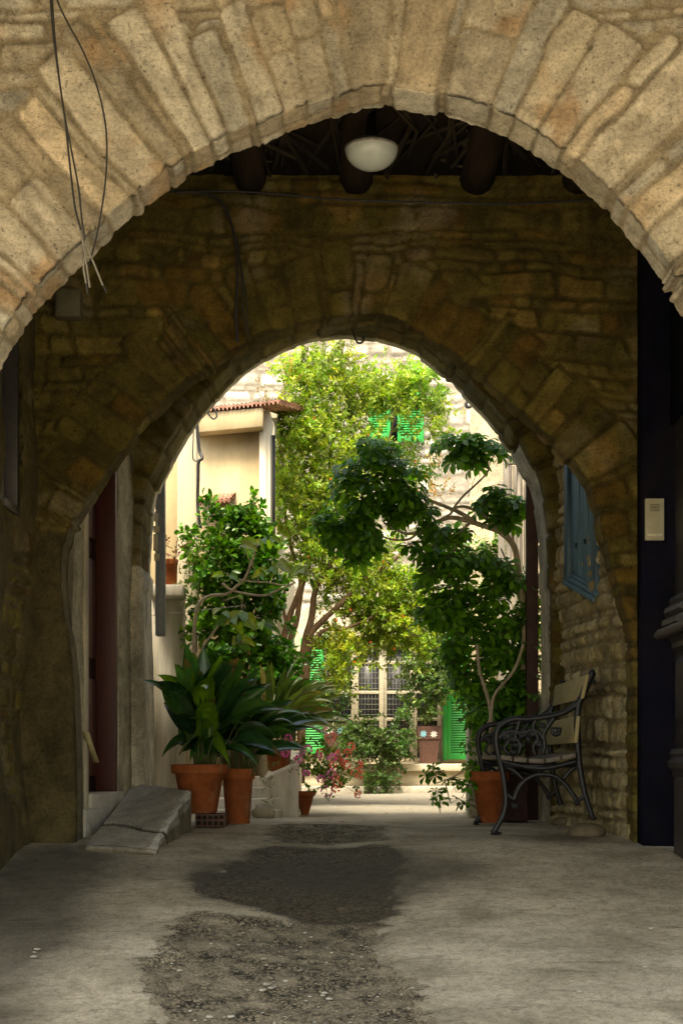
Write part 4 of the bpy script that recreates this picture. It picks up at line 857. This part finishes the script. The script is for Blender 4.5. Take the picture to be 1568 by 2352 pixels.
# feathery fern
fn = thing('asparagus_fern', 'feathery pale green fern at the left edge of the laurel shrub', 'plant', W(455, 1500, 12.0)); lv = Leaves(); tw = MB()
sprigs(lv, [(455,1310,28,11.95),(480,1325,25,11.95),(440,1340,20,11.95),(500,1345,20,11.95),(450,1290,20,11.95)], 90, 22, .12, .018, [(.16,.22,.04),(.12,.18,.03)], .6, tw, .001)
lv.build('fronds', T_LANCE, M['leaf_soft'], fn); branch(tw, [(450,1500,12),(452,1400,12),(460,1320,11.95)], .01, .004); tw.build('stem', M['stem'], fn)
# ------------------------------------------------------------------ bare branched big leaf plant
bp = thing('frangipani', 'sparse plant with bare pale twisting branches and large drooping leaves', 'plant', W(520, 1860, 11.5))
mb = MB(); Db = 11.3
branch(mb, [(470,1760,Db),(450,1650,Db),(462,1590,Db),(452,1520,Db),(445,1490,Db),(452,1400,Db),(480,1370,Db),(520,1365,Db),(545,1345,Db),(562,1330,Db),(575,1300,Db),(585,1272,Db),(590,1255,Db),(605,1248,Db),(625,1238,Db)], .018, .006)
branch(mb, [(510,1340,Db),(530,1355,Db),(570,1365,Db),(610,1368,Db),(640,1355,Db),(665,1345,Db),(678,1336,Db)], .011, .006)
branch(mb, [(520,1318,Db),(545,1330,Db),(575,1336,Db),(615,1338,Db),(650,1345,Db),(668,1343,Db)], .007, .005)
branch(mb, [(425,1455,Db),(420,1430,Db),(428,1420,Db),(415,1390,Db),(420,1382,Db),(430,1378,Db)], .006, .004)
branch(mb, [(560,1262,Db),(575,1290,Db),(590,1320,Db),(594,1340,Db)], .005, .004)
branch(mb, [(515,1380,Db),(545,1370,Db),(556,1378,Db),(555,1400,Db),(570,1410,Db),(600,1422,Db)], .006, .003)
branch(mb, [(452,1520,Db),(470,1480,Db),(500,1440,Db),(520,1410,Db)], .010, .005)
mb.build('branches', M['palebark'], bp)
def bigleaf(p, d, L, w, nrm, col, droop=.5, nseg=7):
    d = np.array(d, float); d /= np.linalg.norm(d); x = np.cross(d, nrm); x /= np.linalg.norm(x)+1e-9; z = np.cross(x, d); vs = []; t = 0; pos = np.array(p, float); dd = d.copy(); zz = z.copy()
    for i in range(nseg+1):
        t = i/nseg; wd_ = w*(math.sin(math.pi*min(1, t*.96+.02)**.8))**.9*(1-.15*t)
        up_ = np.cross(x, dd); vs += [pos-x*wd_+up_*wd_*.28, pos-x*wd_*.5+up_*wd_*.12, pos, pos+x*wd_*.5+up_*wd_*.12, pos+x*wd_+up_*wd_*.28]
        pos = pos+dd*L/nseg; dd = dd+np.array([0, 0, -droop/nseg]); dd /= np.linalg.norm(dd)
    fs = [(i*5+k, i*5+k+1, (i+1)*5+k+1, (i+1)*5+k) for i in range(nseg) for k in range(4)]
    
    cc = []; brown = rng.random() < .3; bt = rng.uniform(.78, .97)
    for i in range(nseg+1):
        for k_ in range(5):
            q_ = np.array(col)*(1.2 if k_ == 2 else (.94 if k_ in (1, 3) else 1.0))*(1+.18*rng.normal())*(.8+.35*i/nseg)
            if brown and i/nseg > bt: q_ = np.array([.16, .10, .03])
            cc.append(q_)
    return vs, fs, cc
class Big:
    def __init__(s): s.v = []; s.f = []; s.c = []
    def add(s, r_):
        n = len(s.v); s.v += r_[0]; s.f += [tuple(i+n for i in f) for f in r_[1]]; s.c += [tuple(c) for c in r_[2]]
    def build(s, name, m, parent): return link(name, s.v, s.f, m, parent, col=np.clip(np.array(s.c), .003, 1))
bg = Big()
for (px, py, n, L) in ((555,1250,4,.13),(596,1245,3,.09),(625,1235,3,.1),(700,1310,6,.14),(640,1300,5,.14),(610,1310,4,.12),(520,1325,3,.1),(555,1415,6,.15),(530,1425,4,.14),(600,1430,3,.12),(505,1405,3,.1),(545,1465,4,.13),(712,1325,3,.12)):
    for k in range(n):
        an = rng.uniform(0, 6.28); d = V(math.cos(an), math.sin(an)-.3, rng.uniform(-.6, .35)); c = pal_col([(.20,.34,.03),(.26,.40,.035),(.10,.22,.03),(.32,.38,.04)], 1)[0]
        bg.add(bigleaf(W(px+rng.uniform(-8, 8), py+rng.uniform(-8, 8), Db-.15), d, L*1.2*rng.uniform(.8, 1.15), L*.30, V(rng.normal()*.3, -1.2, .7), c, 1.1))
bg.build('leaves', M['leaf_soft'], bp)
# ------------------------------------------------------------------ aspidistra in pots
def aspid(name, label, c, n, Lr_, pal, lean=(0, 0), spread=1.0, drp=(.5, 1.4), hi=.9, wr=(.033, .048), petl=(.10, .22), lclip=1.):
    t_ = thing(name, label, 'plant', c); bg = Big(); pm = MB()
    for i in range(n):
        an = rng.uniform(0, 2*math.pi); r_ = rng.uniform(.02, .15); el = rng.uniform(-.1, 1.0)
        out = V(math.cos(an)*(lclip if math.cos(an) < 0 else 1), math.sin(an)*.8, 0); d = out*spread*(1.15-el*.9)+V(lean[0], lean[1], hi*(.35+el)); d /= np.linalg.norm(d); d = d+rng.normal(0, .13, 3); d /= np.linalg.norm(d)
        p0 = np.array(c)+out*r_*.8; ph = rng.uniform(*petl); p1 = p0+V(0, 0, ph)*.6+d*ph*.6
        pm.tube([p0-V(0, 0, .02), (p0+p1)/2+V(0, 0, .01), p1], .0032, 4)
        L = rng.uniform(*Lr_); nr_ = V(0, -1.1, .55)+rdir(1)[0]*.75; nr_ = nr_-d*(nr_@d)
        bg.add(bigleaf(p1, d, L, rng.uniform(*wr), nr_, pal_col(pal, 1, .25)[0], rng.uniform(*drp), 9))
    bg.build('leaves', M['leaf_asp'], t_); pm.build('leaf_stalks', M['stem'], t_); return t_
AP = [(.03, .10, .018), (.042, .14, .022), (.026, .08, .016), (.04, .12, .018), (.14, .27, .018), (.045, .12, .02), (.02, .065, .02), (.026, .08, .018)]
p1_, s1 = pot(458, 9.72, Zp(1756, 9.72), .178, .112, Zp(1756, 9.72)-.085, 'large terracotta pot on a hollow brick, holding the dark broad leaved plant', group='terracotta pots')
aspid('aspidistra', 'large dark broad leaved cast iron plant in the big front pot', s1, 86, (.28, .42), AP, (.03, -.12), .62, hi=1.0, wr=(.05, .078), petl=(.08, .36), lclip=.28, drp=(.4, 2.0))
p2_, s2 = pot(546, 10.02, Zp(1766, 10.02), .112, .078, Zp(1766, 10.02)-.0, 'narrower terracotta pot standing right of the big one', group='terracotta pots')
aspid('aspidistra', 'dark cast iron plant leaning right over the narrower terracotta pot', s2, 54, (.28, .42), AP, (.16, -.15), .62, hi=.85, wr=(.045, .066), petl=(.08, .32), drp=(.4, 1.9))
br = thing('hollow_brick', 'hollow clay brick under the large terracotta pot', 'brick', W(481, 1885, 9.7))
c0 = W(448, 0, 9.62)[0]; c1 = W(516, 0, 9.62)[0]
mb = MB(); mb.box(c0, c1, 9.63, 9.86, .0, .082)
mb.build('body', M['potbrown'], br, bevel=.003)
mb = MB()
for i in range(5):
    for j in range(2):
        xx = c0+.012+i*.036; zz = .012+j*.036; mb.box(xx, xx+.024, 9.624, 9.632, zz, zz+.024)
mb.build('cell_shade', M['soil'], br)  # dark squares on the brick face stand in for the shaded holes
AP2 = [(.10, .17, .03), (.14, .20, .04), (.07, .13, .025), (.17, .22, .05), (.26, .22, .06)]
aspid('aspidistra', 'lighter green spiky leaved plant in front of the left green shutter', W(645, 1690, 11.8), 80, (.28, .42), AP2, (.36, -.1), .7, hi=.75, wr=(.024, .038))
pot(640, 11.8, Zp(1700, 11.8), .11, .08, .28, 'small terracotta pot half hidden under the light spiky plant', group='terracotta pots')
# dead undergrowth in front of pots
lv = Leaves(); ug = thing('trailing_plant', 'small trailing green plant between the pots and the stair wall', 'plant', W(610, 1790, 11)); sprigs(lv, [(600,1770,25,10.9),(640,1760,28,11.2),(610,1740,30,11.1),(590,1830,20,10.9),(660,1720,25,11.4),(570,1745,25,10.7)], 40, 12, .12, .022, [(.06,.11,.02),(.10,.15,.03),(.12,.12,.03)], .2, None); lv.build('foliage', T_LANCE, M['leaf_soft'], ug)
# ------------------------------------------------------------------ white stair wall
sw = thing('stair_wall', 'whitewashed stair and stained parapet at left beyond the pots', 'steps', W(640, 1880, 11.6))
xr = W(685, 0, 11.6)[0]; zt1 = Zp(1752, 11.6)
MB().hexa([(xr-.26,11.5,-.05),(xr,11.6,-.05),(xr,12.6,-.05),(xr-.2,12.6,-.05),(xr-.26,11.5,zt1-.12),(xr,11.6,zt1),(xr,12.6,zt1+.1),(xr-.2,12.6,zt1+.1)]).build('parapet', M['white'], sw, bevel=.012)
for k, (x0_, x1_, z_, d0) in enumerate(((-1.0, xr-.1, .06, 10.9), (-1.0, xr-.12, .14, 11.12), (-1.0, xr-.14, .22, 11.34), (-1.0, xr-.12, .30, 11.56))):
    MB().hexa([(x0_+.25+.05*k,d0,-.05),(x1_-.30+.09*k,d0,-.05),(x1_,d0+.4,-.05),(x0_,d0+.4,-.05),(x0_+.25+.05*k,d0,z_),(x1_-.30+.09*k,d0,z_),(x1_,d0+.4,z_),(x0_,d0+.4,z_)]).build('step', M['white'], sw, bevel=.01)
o = MB().blob(W(606, 1866, 10.85), (.085, .07, .06), 13, 9, .3).build('field_stone', mat('pale_field_stone', (.36, .31, .22), .9, .25), base=W(606, 1862, 10.85)); tag(o, 'pale rough stone leaning at the foot of the white steps', 'stone')
# ------------------------------------------------------------------ geraniums
gt, gs = pot(700, 11.75, Zp(1818, 11.75), .085, .03, Zp(1818, 11.75)-.0, 'small pointed terracotta pot holding the geraniums', group='terracotta pots')
ge = thing('geranium', 'geranium with pink and coral red flower heads beside the white steps', 'plant', gs)
lv = Leaves(); tw = MB(); sprigs(lv, [(710,1770,28,11.8),(735,1780,32,11.8),(765,1770,30,11.8),(790,1790,25,11.8),(700,1730,25,11.9),(740,1810,26,11.75),(730,1740,25,11.9),(770,1740,22,11.8),(775,1815,18,11.75),(750,1700,14,11.9)], 100, 8, .10, .028, [(.12,.24,.03),(.17,.30,.04),(.09,.19,.025)], .4, tw, .0016)
lv.build('foliage', T_ROUND, M['leaf_soft'], ge)
fl1, fl2 = Leaves(), Leaves()
for (px, py, r_, k) in [(670,1672,11,0),(662,1698,9,0),(655,1730,8,0),(690,1726,9,0),(708,1722,9,0),(685,1745,9,0),(732,1735,7,0),(763,1742,10,0),(762,1778,11,0),(738,1790,9,0),(750,1818,14,0),(703,1776,6,0),(758,1695,12,1),(775,1735,9,1),(798,1730,9,1),(805,1716,9,1),(734,1727,6,1),(765,1757,8,1),(795,1757,9,1),(828,1757,6,1),(815,1775,11,1),(826,1780,9,1),(770,1787,7,1),(775,1800,10,1),(771,1812,8,1),(822,1825,7,1),(786,1752,6,1)]:
    R_s = 1.0; r_ = r_*R_s; c = W(px, py, 11.5); n = 34; R0 = r_/F*11.6; d = rdir(n, .2); fh = Leaves(); fh.add(c+d*R0*.75, d+rdir(n)*.5, rdir(n), .017, pal_col([(.98,.20,.15),(.98,.30,.22)] if k else [(.95,.20,.60),(.98,.38,.72),(.88,.14,.55)], n, .12)); fh.build('flower_head', T_ROUND, M['petal'], ge)
    tw.tube([W(745+rng.uniform(-25, 15), 1790, 11.75), W((px+745)/2, (py+1770)/2+5, 11.7), c], .002, 3, smooth=3)
tw.build('stem', M['stem'], ge)
# ------------------------------------------------------------------ far wall
D9 = 20.
FP = [(.60,.56,.46),(.54,.49,.40),(.66,.63,.55),(.46,.40,.32),(.58,.52,.42)]
fw = thing('stone_house', 'tall pale rubble stone house closing the courtyard', 'building', (0, D9, 0))
xw0 = -2.6
def hole(px0, px1, py0, py1): a_ = W(px0, py1, D9); b_ = W(px1, py0, D9); return (a_[0]-xw0, b_[0]-xw0, a_[2]+.1, b_[2]+.1)
flat_wall('wall', (xw0, D9, -.1), (1, 0, 0), (0, 0, 1), (0, -1, 0), 6.2, 7.0, .026, 101, FP, (.30, .26, .20), .014, M['stone'], fw, rub=dict(rowh=(.07, .22), wd=(.14, .5), warp=.08, c=.05), gap=.030, rough=1.2, holes=(hole(744, 1015, 1464, 1745), hole(850, 968, 905, 1015)), plaster=lambda U, V_: np.where(V_ < 2.55, .35, -.75), pcol=(.62, .53, .38))
MB().box(xw0, xw0+6.2, D9+.35, D9+.55, -.1, 6.9).build('core', M['white'], fw)
x0 = W(744, 0, D9)[0]; x1 = W(1015, 0, D9)[0]; z0 = Zp(1748, D9); z1 = Zp(1464, D9)
wn = MB(); yf = D9+.10
for c_ in (744, 815, 880, 950, 1012):
    xx = W(c_, 0, D9)[0]; w_ = .05 if c_ in (815, 880, 950) else .04; wn.box(xx-w_, xx+w_, yf, yf+.05, z0, z1)
o = wn.build('window', M['framepaint'], fw, bevel=.004)
wn = MB()
for py in (1745, 1652, 1590, 1521, 1466): zz = Zp(py, D9); wn.box(x0, x1, yf+.006, yf+.044, zz-.022, zz+.022)
wn.build('glazing_bar', M['framepaint'], o, bevel=.003)
wn = MB(); 
for a_, b_ in ((744,815),(815,880),(880,950),(950,1012)): wn.box(W(a_, 0, D9)[0]+.03, W(b_, 0, D9)[0]-.03, yf+.02, yf+.028, z0, z1)
wn.build('pane', M['glass'], o)
def louvre(px0, px1, py0, py1, y_, mid=None, n=None, edge=0):
    xa, xb = W(px0, 0, D9)[0], W(px1, 0, D9)[0]; za, zb_ = Zp(py1, D9), Zp(py0, D9); s = .045
    fr = MB(); fr.box(xa, xa+s, y_-.02, y_+.02, za, zb_); fr.box(xb-s, xb, y_-.02, y_+.02, za, zb_)
    for z_ in (za, zb_-.07): fr.box(xa+s, xb-s, y_-.018, y_+.018, z_, z_+.07)
    rails = [za+.07]; 
    for m_ in (mid or []): zm = Zp(m_, D9); fr.box(xa+s, xb-s, y_-.018, y_+.018, zm-.04, zm+.04)
    if edge: fr.box(xa-.06, xa-.004, y_-.05, y_+.03, za-.01, zb_)
    f_ = fr.build('shutter', M['green'], fw, bevel=.003); ls_ = MB(); z_ = za+.08
    while z_ < zb_-.09:
        if not any(abs(z_-Zp(m_, D9)) < .055 for m_ in (mid or [])): ls_.obox((xa+s, y_-.016, z_-.012), V(xb-xa-2*s, 0, 0), V(0, .028, .03), V(0, -.003, .006))
        z_ += .032
    ls_.obox((xa+s, y_+.014, za+.05), V(xb-xa-2*s, 0, 0), V(0, .003, 0), V(0, 0, zb_-za-.1))
    ls_.build('louvres', M['green'], f_, smooth=False)
louvre(690, 744, 1467, 1732, D9-.08, [1600]); louvre(1026, 1082, 1464, 1745, D9-.10, [1607], edge=1)
louvre(846, 896, 905, 1012, D9-.08); louvre(912, 972, 905, 1018, D9-.08)
MB().box(W(820,0,D9)[0], W(945,0,D9)[0], D9-.09, D9+.1, Zp(893, D9), Zp(874, D9)).build('lintel', M['greywood'], fw, bevel=.01)
MB().box(W(842,0,D9)[0], W(972,0,D9)[0], D9+.12, D9+.16, Zp(1020, D9), Zp(900, D9)).build('upper_pane', M['glass'], fw)
mb = MB(); c = W(800, 820, D9); 
# ledge bench under window
le = thing('stone_ledge', 'pale rendered ledge below the courtyard window', 'ledge', W(880, 1820, 19.3))
xa, xb = W(640, 0, 19.4)[0], W(1092, 0, 19.4)[0]
MB().box(xa, xb, 19.3, 19.95, Zp(1772, 19.3), Zp(1755, 19.3)).build('slab', M['cream'], le, bevel=.012)
MB().box(xa, xb-.03, 19.36, 19.95, .0, Zp(1772, 19.3)-.002).build('front', M['cream'], le)
MB().box(xa, xb+.1, 19.08, 19.36, -.03, .10).build('plinth', M['concrete'], le, bevel=.02)
# wire grille
gr = thing('wire_fence', 'thin wire mesh fence panel standing before the courtyard window', 'fence', W(880, 1750, 19.75)); mb = MB(); yy = 19.78
for px in np.arange(750, 1014, 8.0):
    mb.tube([(W(px, 0, yy)[0], yy, Zp(1752, yy)), (W(px, 0, yy)[0], yy, Zp(1508, yy))], .0028, 3)
for py in np.arange(1510, 1752, 12.):
    mb.tube([(W(746, 0, yy)[0], yy-.003, Zp(py, yy)), (W(1014, 0, yy)[0], yy-.003, Zp(py, yy))], .0028, 3)
mb.build('mesh', M['wire'], gr)
mb = MB()
for px in (746, 882, 1014): MB().tube([(W(px, 0, yy)[0], yy, Zp(1754, yy)), (W(px, 0, yy)[0], yy, Zp(1505, yy))], .008, 6).build('post', M['wire'], gr)
# square pots with star motifs
def star(c, r_, m, parent, name='star_motif'):
    mb = MB()
    for k in range(4):
        for sgn in (-1, 1):
            an = math.pi/4+k*math.pi/2+sgn*.36; d = V(math.cos(an), 0, math.sin(an)); e_ = V(-d[2], 0, d[0]); an2 = math.pi/4+k*math.pi/2; g = V(math.cos(an2), 0, math.sin(an2))
            mb.add([c, c+d*r_*.6+e_*r_*.2, c+d*r_*1.1, c+d*r_*.6-e_*r_*.2], [(0, 1, 2, 3)]); 
    mb.build(name, m, parent, smooth=False)
def sqpot(px0, px1, pyt, pyb, stars, label):
    D = 19.45; a_ = W(px0, pyt, D); b_ = W(px1, pyb, D); cx = (a_[0]+b_[0])/2; hw = (b_[0]-a_[0])/2; hb = hw*.68; zt_, zb_ = a_[2], b_[2]
    t_ = thing('square_planter', label, 'planter', (cx, D+hw, zb_), 'square planters'); cy = D+hw
    def ring(h_, z_): return [(cx-h_,cy-h_,z_),(cx+h_,cy-h_,z_),(cx+h_,cy+h_,z_),(cx-h_,cy+h_,z_)]
    rings = [ring(hb, zb_), ring(hw*.9, zt_-.17), ring(hw*.97, zt_-.168), ring(hw, zt_), ring(hw*.88, zt_), ring(hw*.85, zt_-.04)]; vs = sum(rings, []); fs = [(0, 3, 2, 1)]
    for i in range(len(rings)-1):
        for k in range(4): fs.append((i*4+k, i*4+(k+1) % 4, i*4+4+(k+1) % 4, i*4+4+k))
    fs.append((20, 21, 22, 23)); MB().add(vs, fs).build('body', M['potbrown'], t_, smooth=False)
    for (sx, sy, k) in stars:
        c = W(sx, sy, D); c[1] = D-.002+.004; star(V(c[0], D-.006+0*hw, c[2]), .047, M['starblue' if k else 'starwhite'], t_)
    return t_
sqpot(958, 1012, 1668, 1754, [(972,1686,1),(996,1687,0)], 'brown square planter with blue and white star motifs at right of the window')
sqpot(742, 796, 1662, 1750, [(757,1679,0),(781.5,1678,1)], 'brown square planter with star motifs at left of the window')
o_, _s = pot(898, 19.5, Zp(1712, 19.5), .10, .07, .22, 'small brown pot on the ledge below the window', m='potbrown')
# plants by window
def bush(name, label, cat, base, blobs, per, nl, sl_, L, T, pal, m, up=.4, stems=(), droop=0.):
    t_ = thing(name, label, cat, base); lv = Leaves(); tw = MB(); sprigs(lv, blobs, per, nl, sl_, L, pal, up, tw, .0025, droop)
    for s_ in stems:
        sm_ = MB(); branch(sm_, s_, .014, .005); sm_.build('stem', M['bark'], t_)
    lv.build('foliage', T, m, t_); tw.build('twigs', M['bark'], t_); return t_
SP = [(.06,.12,.03),(.09,.16,.04),(.12,.19,.05),(.05,.10,.025)]
bush('potted_tree', 'slender leafy tree in the star planter right of the window', 'tree', W(985,1668,19.7), [(985,1500,38,19.5),(960,1540,35,19.5),(1000,1560,38,19.5),(970,1590,40,19.5),(1000,1620,30,19.5),(950,1620,25,19.5),(990,1460,35,19.5),(1010,1510,25,19.5),(975,1650,18,19.5)], 60, 12, .16, .06, T_OVAL, SP, M['leaf_soft'], stems=[[(980,1672,19.7),(978,1600,19.6),(985,1500,19.5)],[(988,1672,19.7),(992,1600,19.6),(975,1520,19.5)]])
bush('potted_shrub', 'thin climbing shrub in the star planter left of the window', 'shrub', W(770,1664,19.7), [(775,1620,22,19.5),(785,1590,20,19.5),(765,1560,25,19.5),(760,1520,30,19.5),(755,1480,30,19.5),(770,1645,16,19.5)], 55, 12, .14, .06, T_OVAL, SP, M['leaf_soft'], stems=[[(772,1668,19.7),(776,1620,19.6),(762,1520,19.5)]])
bush('jasmine_bush', 'tangled green bush spilling over the ledge below the window', 'shrub', W(860,1760,19.2), [(810,1700,26,19.2),(840,1690,28,19.2),(875,1700,30,19.2),(920,1690,25,19.2),(835,1735,28,19.1),(870,1745,30,19.1),(900,1730,22,19.1),(870,1785,24,19.0),(890,1800,18,18.95),(855,1800,14,18.95),(800,1670,18,19.3),(930,1670,18,19.3),(905,1770,12,19)], 130, 16, .15, .05, T_LANCE, [(.04,.09,.02),(.06,.12,.025),(.09,.16,.035),(.05,.10,.02)], M['leaf_soft'], .2, droop=.5)
bush('climbing_shrub', 'loose green shrub in front of the wall left of the window', 'shrub', W(700,1700,17), [(745,1540,26,16),(735,1500,26,16),(722,1465,20,16)], 40, 14, .16, .05, T_LANCE, SP, M['leaf_soft'])
# potted succulent on the ledge at left
pot(393, 12.0, Zp(1285, 12.0), .055, .045, .24, 'small red terracotta pot on the high ledge at left', group='terracotta pots')
bush('red_succulent', 'small reddish succulent in the pot on the high ledge', 'plant', W(395,1290,12), [(395,1275,14,12),(415,1285,14,12),(390,1258,12,12),(420,1262,10,12)], 110, 9, .07, .028, T_OVAL, [(.16,.05,.03),(.10,.09,.03),(.2,.07,.04)], M['leaf_soft'], .5)
# ------------------------------------------------------------------ right side wood structure + pier
wg = thing('plank_gate', 'weathered grey plank gate and posts at right beyond the arch', 'gate', W(1185, 1850, 13))
def plank(px0, px1, py0, py1, D, th_=.03, name='plank'):
    MB().hexa(strip(px0, D, px1, D, py0, py1, py0+rng.uniform(-3, 3), py1, th_)).build(name, M['greywood'], wg, bevel=.004)
for (a_, b_, t_) in ((1143,1160,1105),(1161,1176,1060),(1177,1186,1070),(1187,1200,1090),(1201,1212,1080),(1213,1235,1085)): plank(a_+.5, b_-.5, t_, 1860, 13.0+.01*rng.random())
plank(1155, 1167, 960, 1200, 12.9, .07, 'post'); plank(1186, 1193, 1050, 1300, 12.92, .06, 'post'); plank(1165, 1195, 1052, 1068, 12.86, .05, 'rail'); plank(1204, 1211, 1080, 1400, 12.9, .06, 'post')
pr = flat_wall('side_wall', W(1078, 1860, 14.5), (1, 0, 0), (0, 0, 1), (0, -1, 0), 1.6, 5.0, .026, 121, [(.62,.52,.36),(.66,.57,.42),(.55,.45,.3)], (.55,.46,.32), .02, M['stone'], rough=2.2, plaster=lambda U, V_: .1+0*U, pcol=(.62,.52,.36)); tag(pr, 'ochre and white peeling wall behind the plank gate', 'wall')
cable([(1088,1080-40,12.6),(1076,1053,12.6),(1080,1060,12.6)][:3], .004, 'thin wire hanging by the pale wall at right')
cable([(1100,905,13),(1090,925,13),(1076,935,13),(1070,928,13),(1076,918,13)], .014, 'curled grey cable end on the upper right wall')
cable([(1104,1035,13),(1092,1090,13),(1075,1140,13)], .003, 'fine wire slanting below the curled cable at right')
# closing side masses of the courtyard
cs = thing('courtyard_building', 'cream rendered buildings enclosing the courtyard sides', 'building', (3.2, 15, 0))
MB().box(2.7, 3.2, 10.9, 20.3, -.1, 4.2).build('right_wall', M['cream'], cs)
MB().box(-3.4, -2.9, 10.9, 20.3, -.1, 3.7).build('left_wall', M['cream'], cs)
# ------------------------------------------------------------------ fallen leaves in the courtyard
lv = Leaves()
for _ in range(160):
    D = rng.uniform(9.6, 18.5); x = rng.uniform(-.9, 1.2)*min(1, D/12); lv.add(V(x, D, float(gz(D))+.012), rdir(1)*np.array([1, 1, .1]), V(0, 0, 1)+rdir(1)[0]*.3, rng.uniform(.015, .035), pal_col([(.30,.20,.05),(.12,.07,.03),(.45,.35,.06),(.5,.08,.06)], 1)[0])
o = lv.build('fallen_leaves', T_LANCE, M['leaf_soft'], None); tag(o, 'scattered dry leaves and petals on the ground', 'leaves', kind='stuff')
# ------------------------------------------------------------------ camera, light, world
cam = bpy.data.cameras.new('camera'); co_ = bpy.data.objects.new('camera', cam); COL.objects.link(co_); scene.camera = co_
co_.location = (0, 0, EYE); co_.rotation_euler = (math.pi/2, 0, 0); cam.sensor_fit = 'HORIZONTAL'; cam.sensor_width = 36; cam.lens = 36*F/1568; cam.shift_y = (HZ-1176)/1568; cam.clip_end = 500; cam.clip_start = .05
EL, AZ = math.radians(64), math.radians(200)   # sun high behind the camera, a little to the left
sd = V(math.sin(AZ)*math.cos(EL), math.cos(AZ)*math.cos(EL), math.sin(EL))
su = bpy.data.lights.new('sun', 'SUN'); su.energy = 1.4; su.angle = math.radians(16); su.color = (1, .96, .89)
so_ = bpy.data.objects.new('sun', su); COL.objects.link(so_); so_.rotation_euler = Vector(sd).to_track_quat('Z', 'Y').to_euler(); so_.location = (0, 0, 12)
w = bpy.data.worlds.new('World'); scene.world = w; w.use_nodes = True; t = w.node_tree; t.nodes.clear()
sk = t.nodes.new('ShaderNodeTexSky'); sk.sky_type = 'NISHITA'; sk.sun_disc = False; sk.sun_elevation = EL; sk.sun_rotation = AZ; sk.dust_density = 4; sk.air_density = 1.0; sk.ozone_density = .6
bgn = t.nodes.new('ShaderNodeBackground'); bgn.inputs[1].default_value = .15; ow = t.nodes.new('ShaderNodeOutputWorld')
t.links.new(sk.outputs[0], bgn.inputs[0]); t.links.new(bgn.outputs[0], ow.inputs[0])
vs_ = scene.view_settings; vs_.view_transform = 'Standard'; vs_.look = 'None'; vs_.exposure = 2.15; vs_.gamma = 1
vs_.use_white_balance = True; vs_.white_balance_temperature = 7800; vs_.white_balance_tint = 4
scene.render.engine = 'CYCLES'; scene.cycles.max_bounces = 7; scene.cycles.diffuse_bounces = 5; scene.cycles.transmission_bounces = 3; scene.cycles.glossy_bounces = 2; scene.cycles.caustics_reflective = False; scene.cycles.caustics_refractive = False
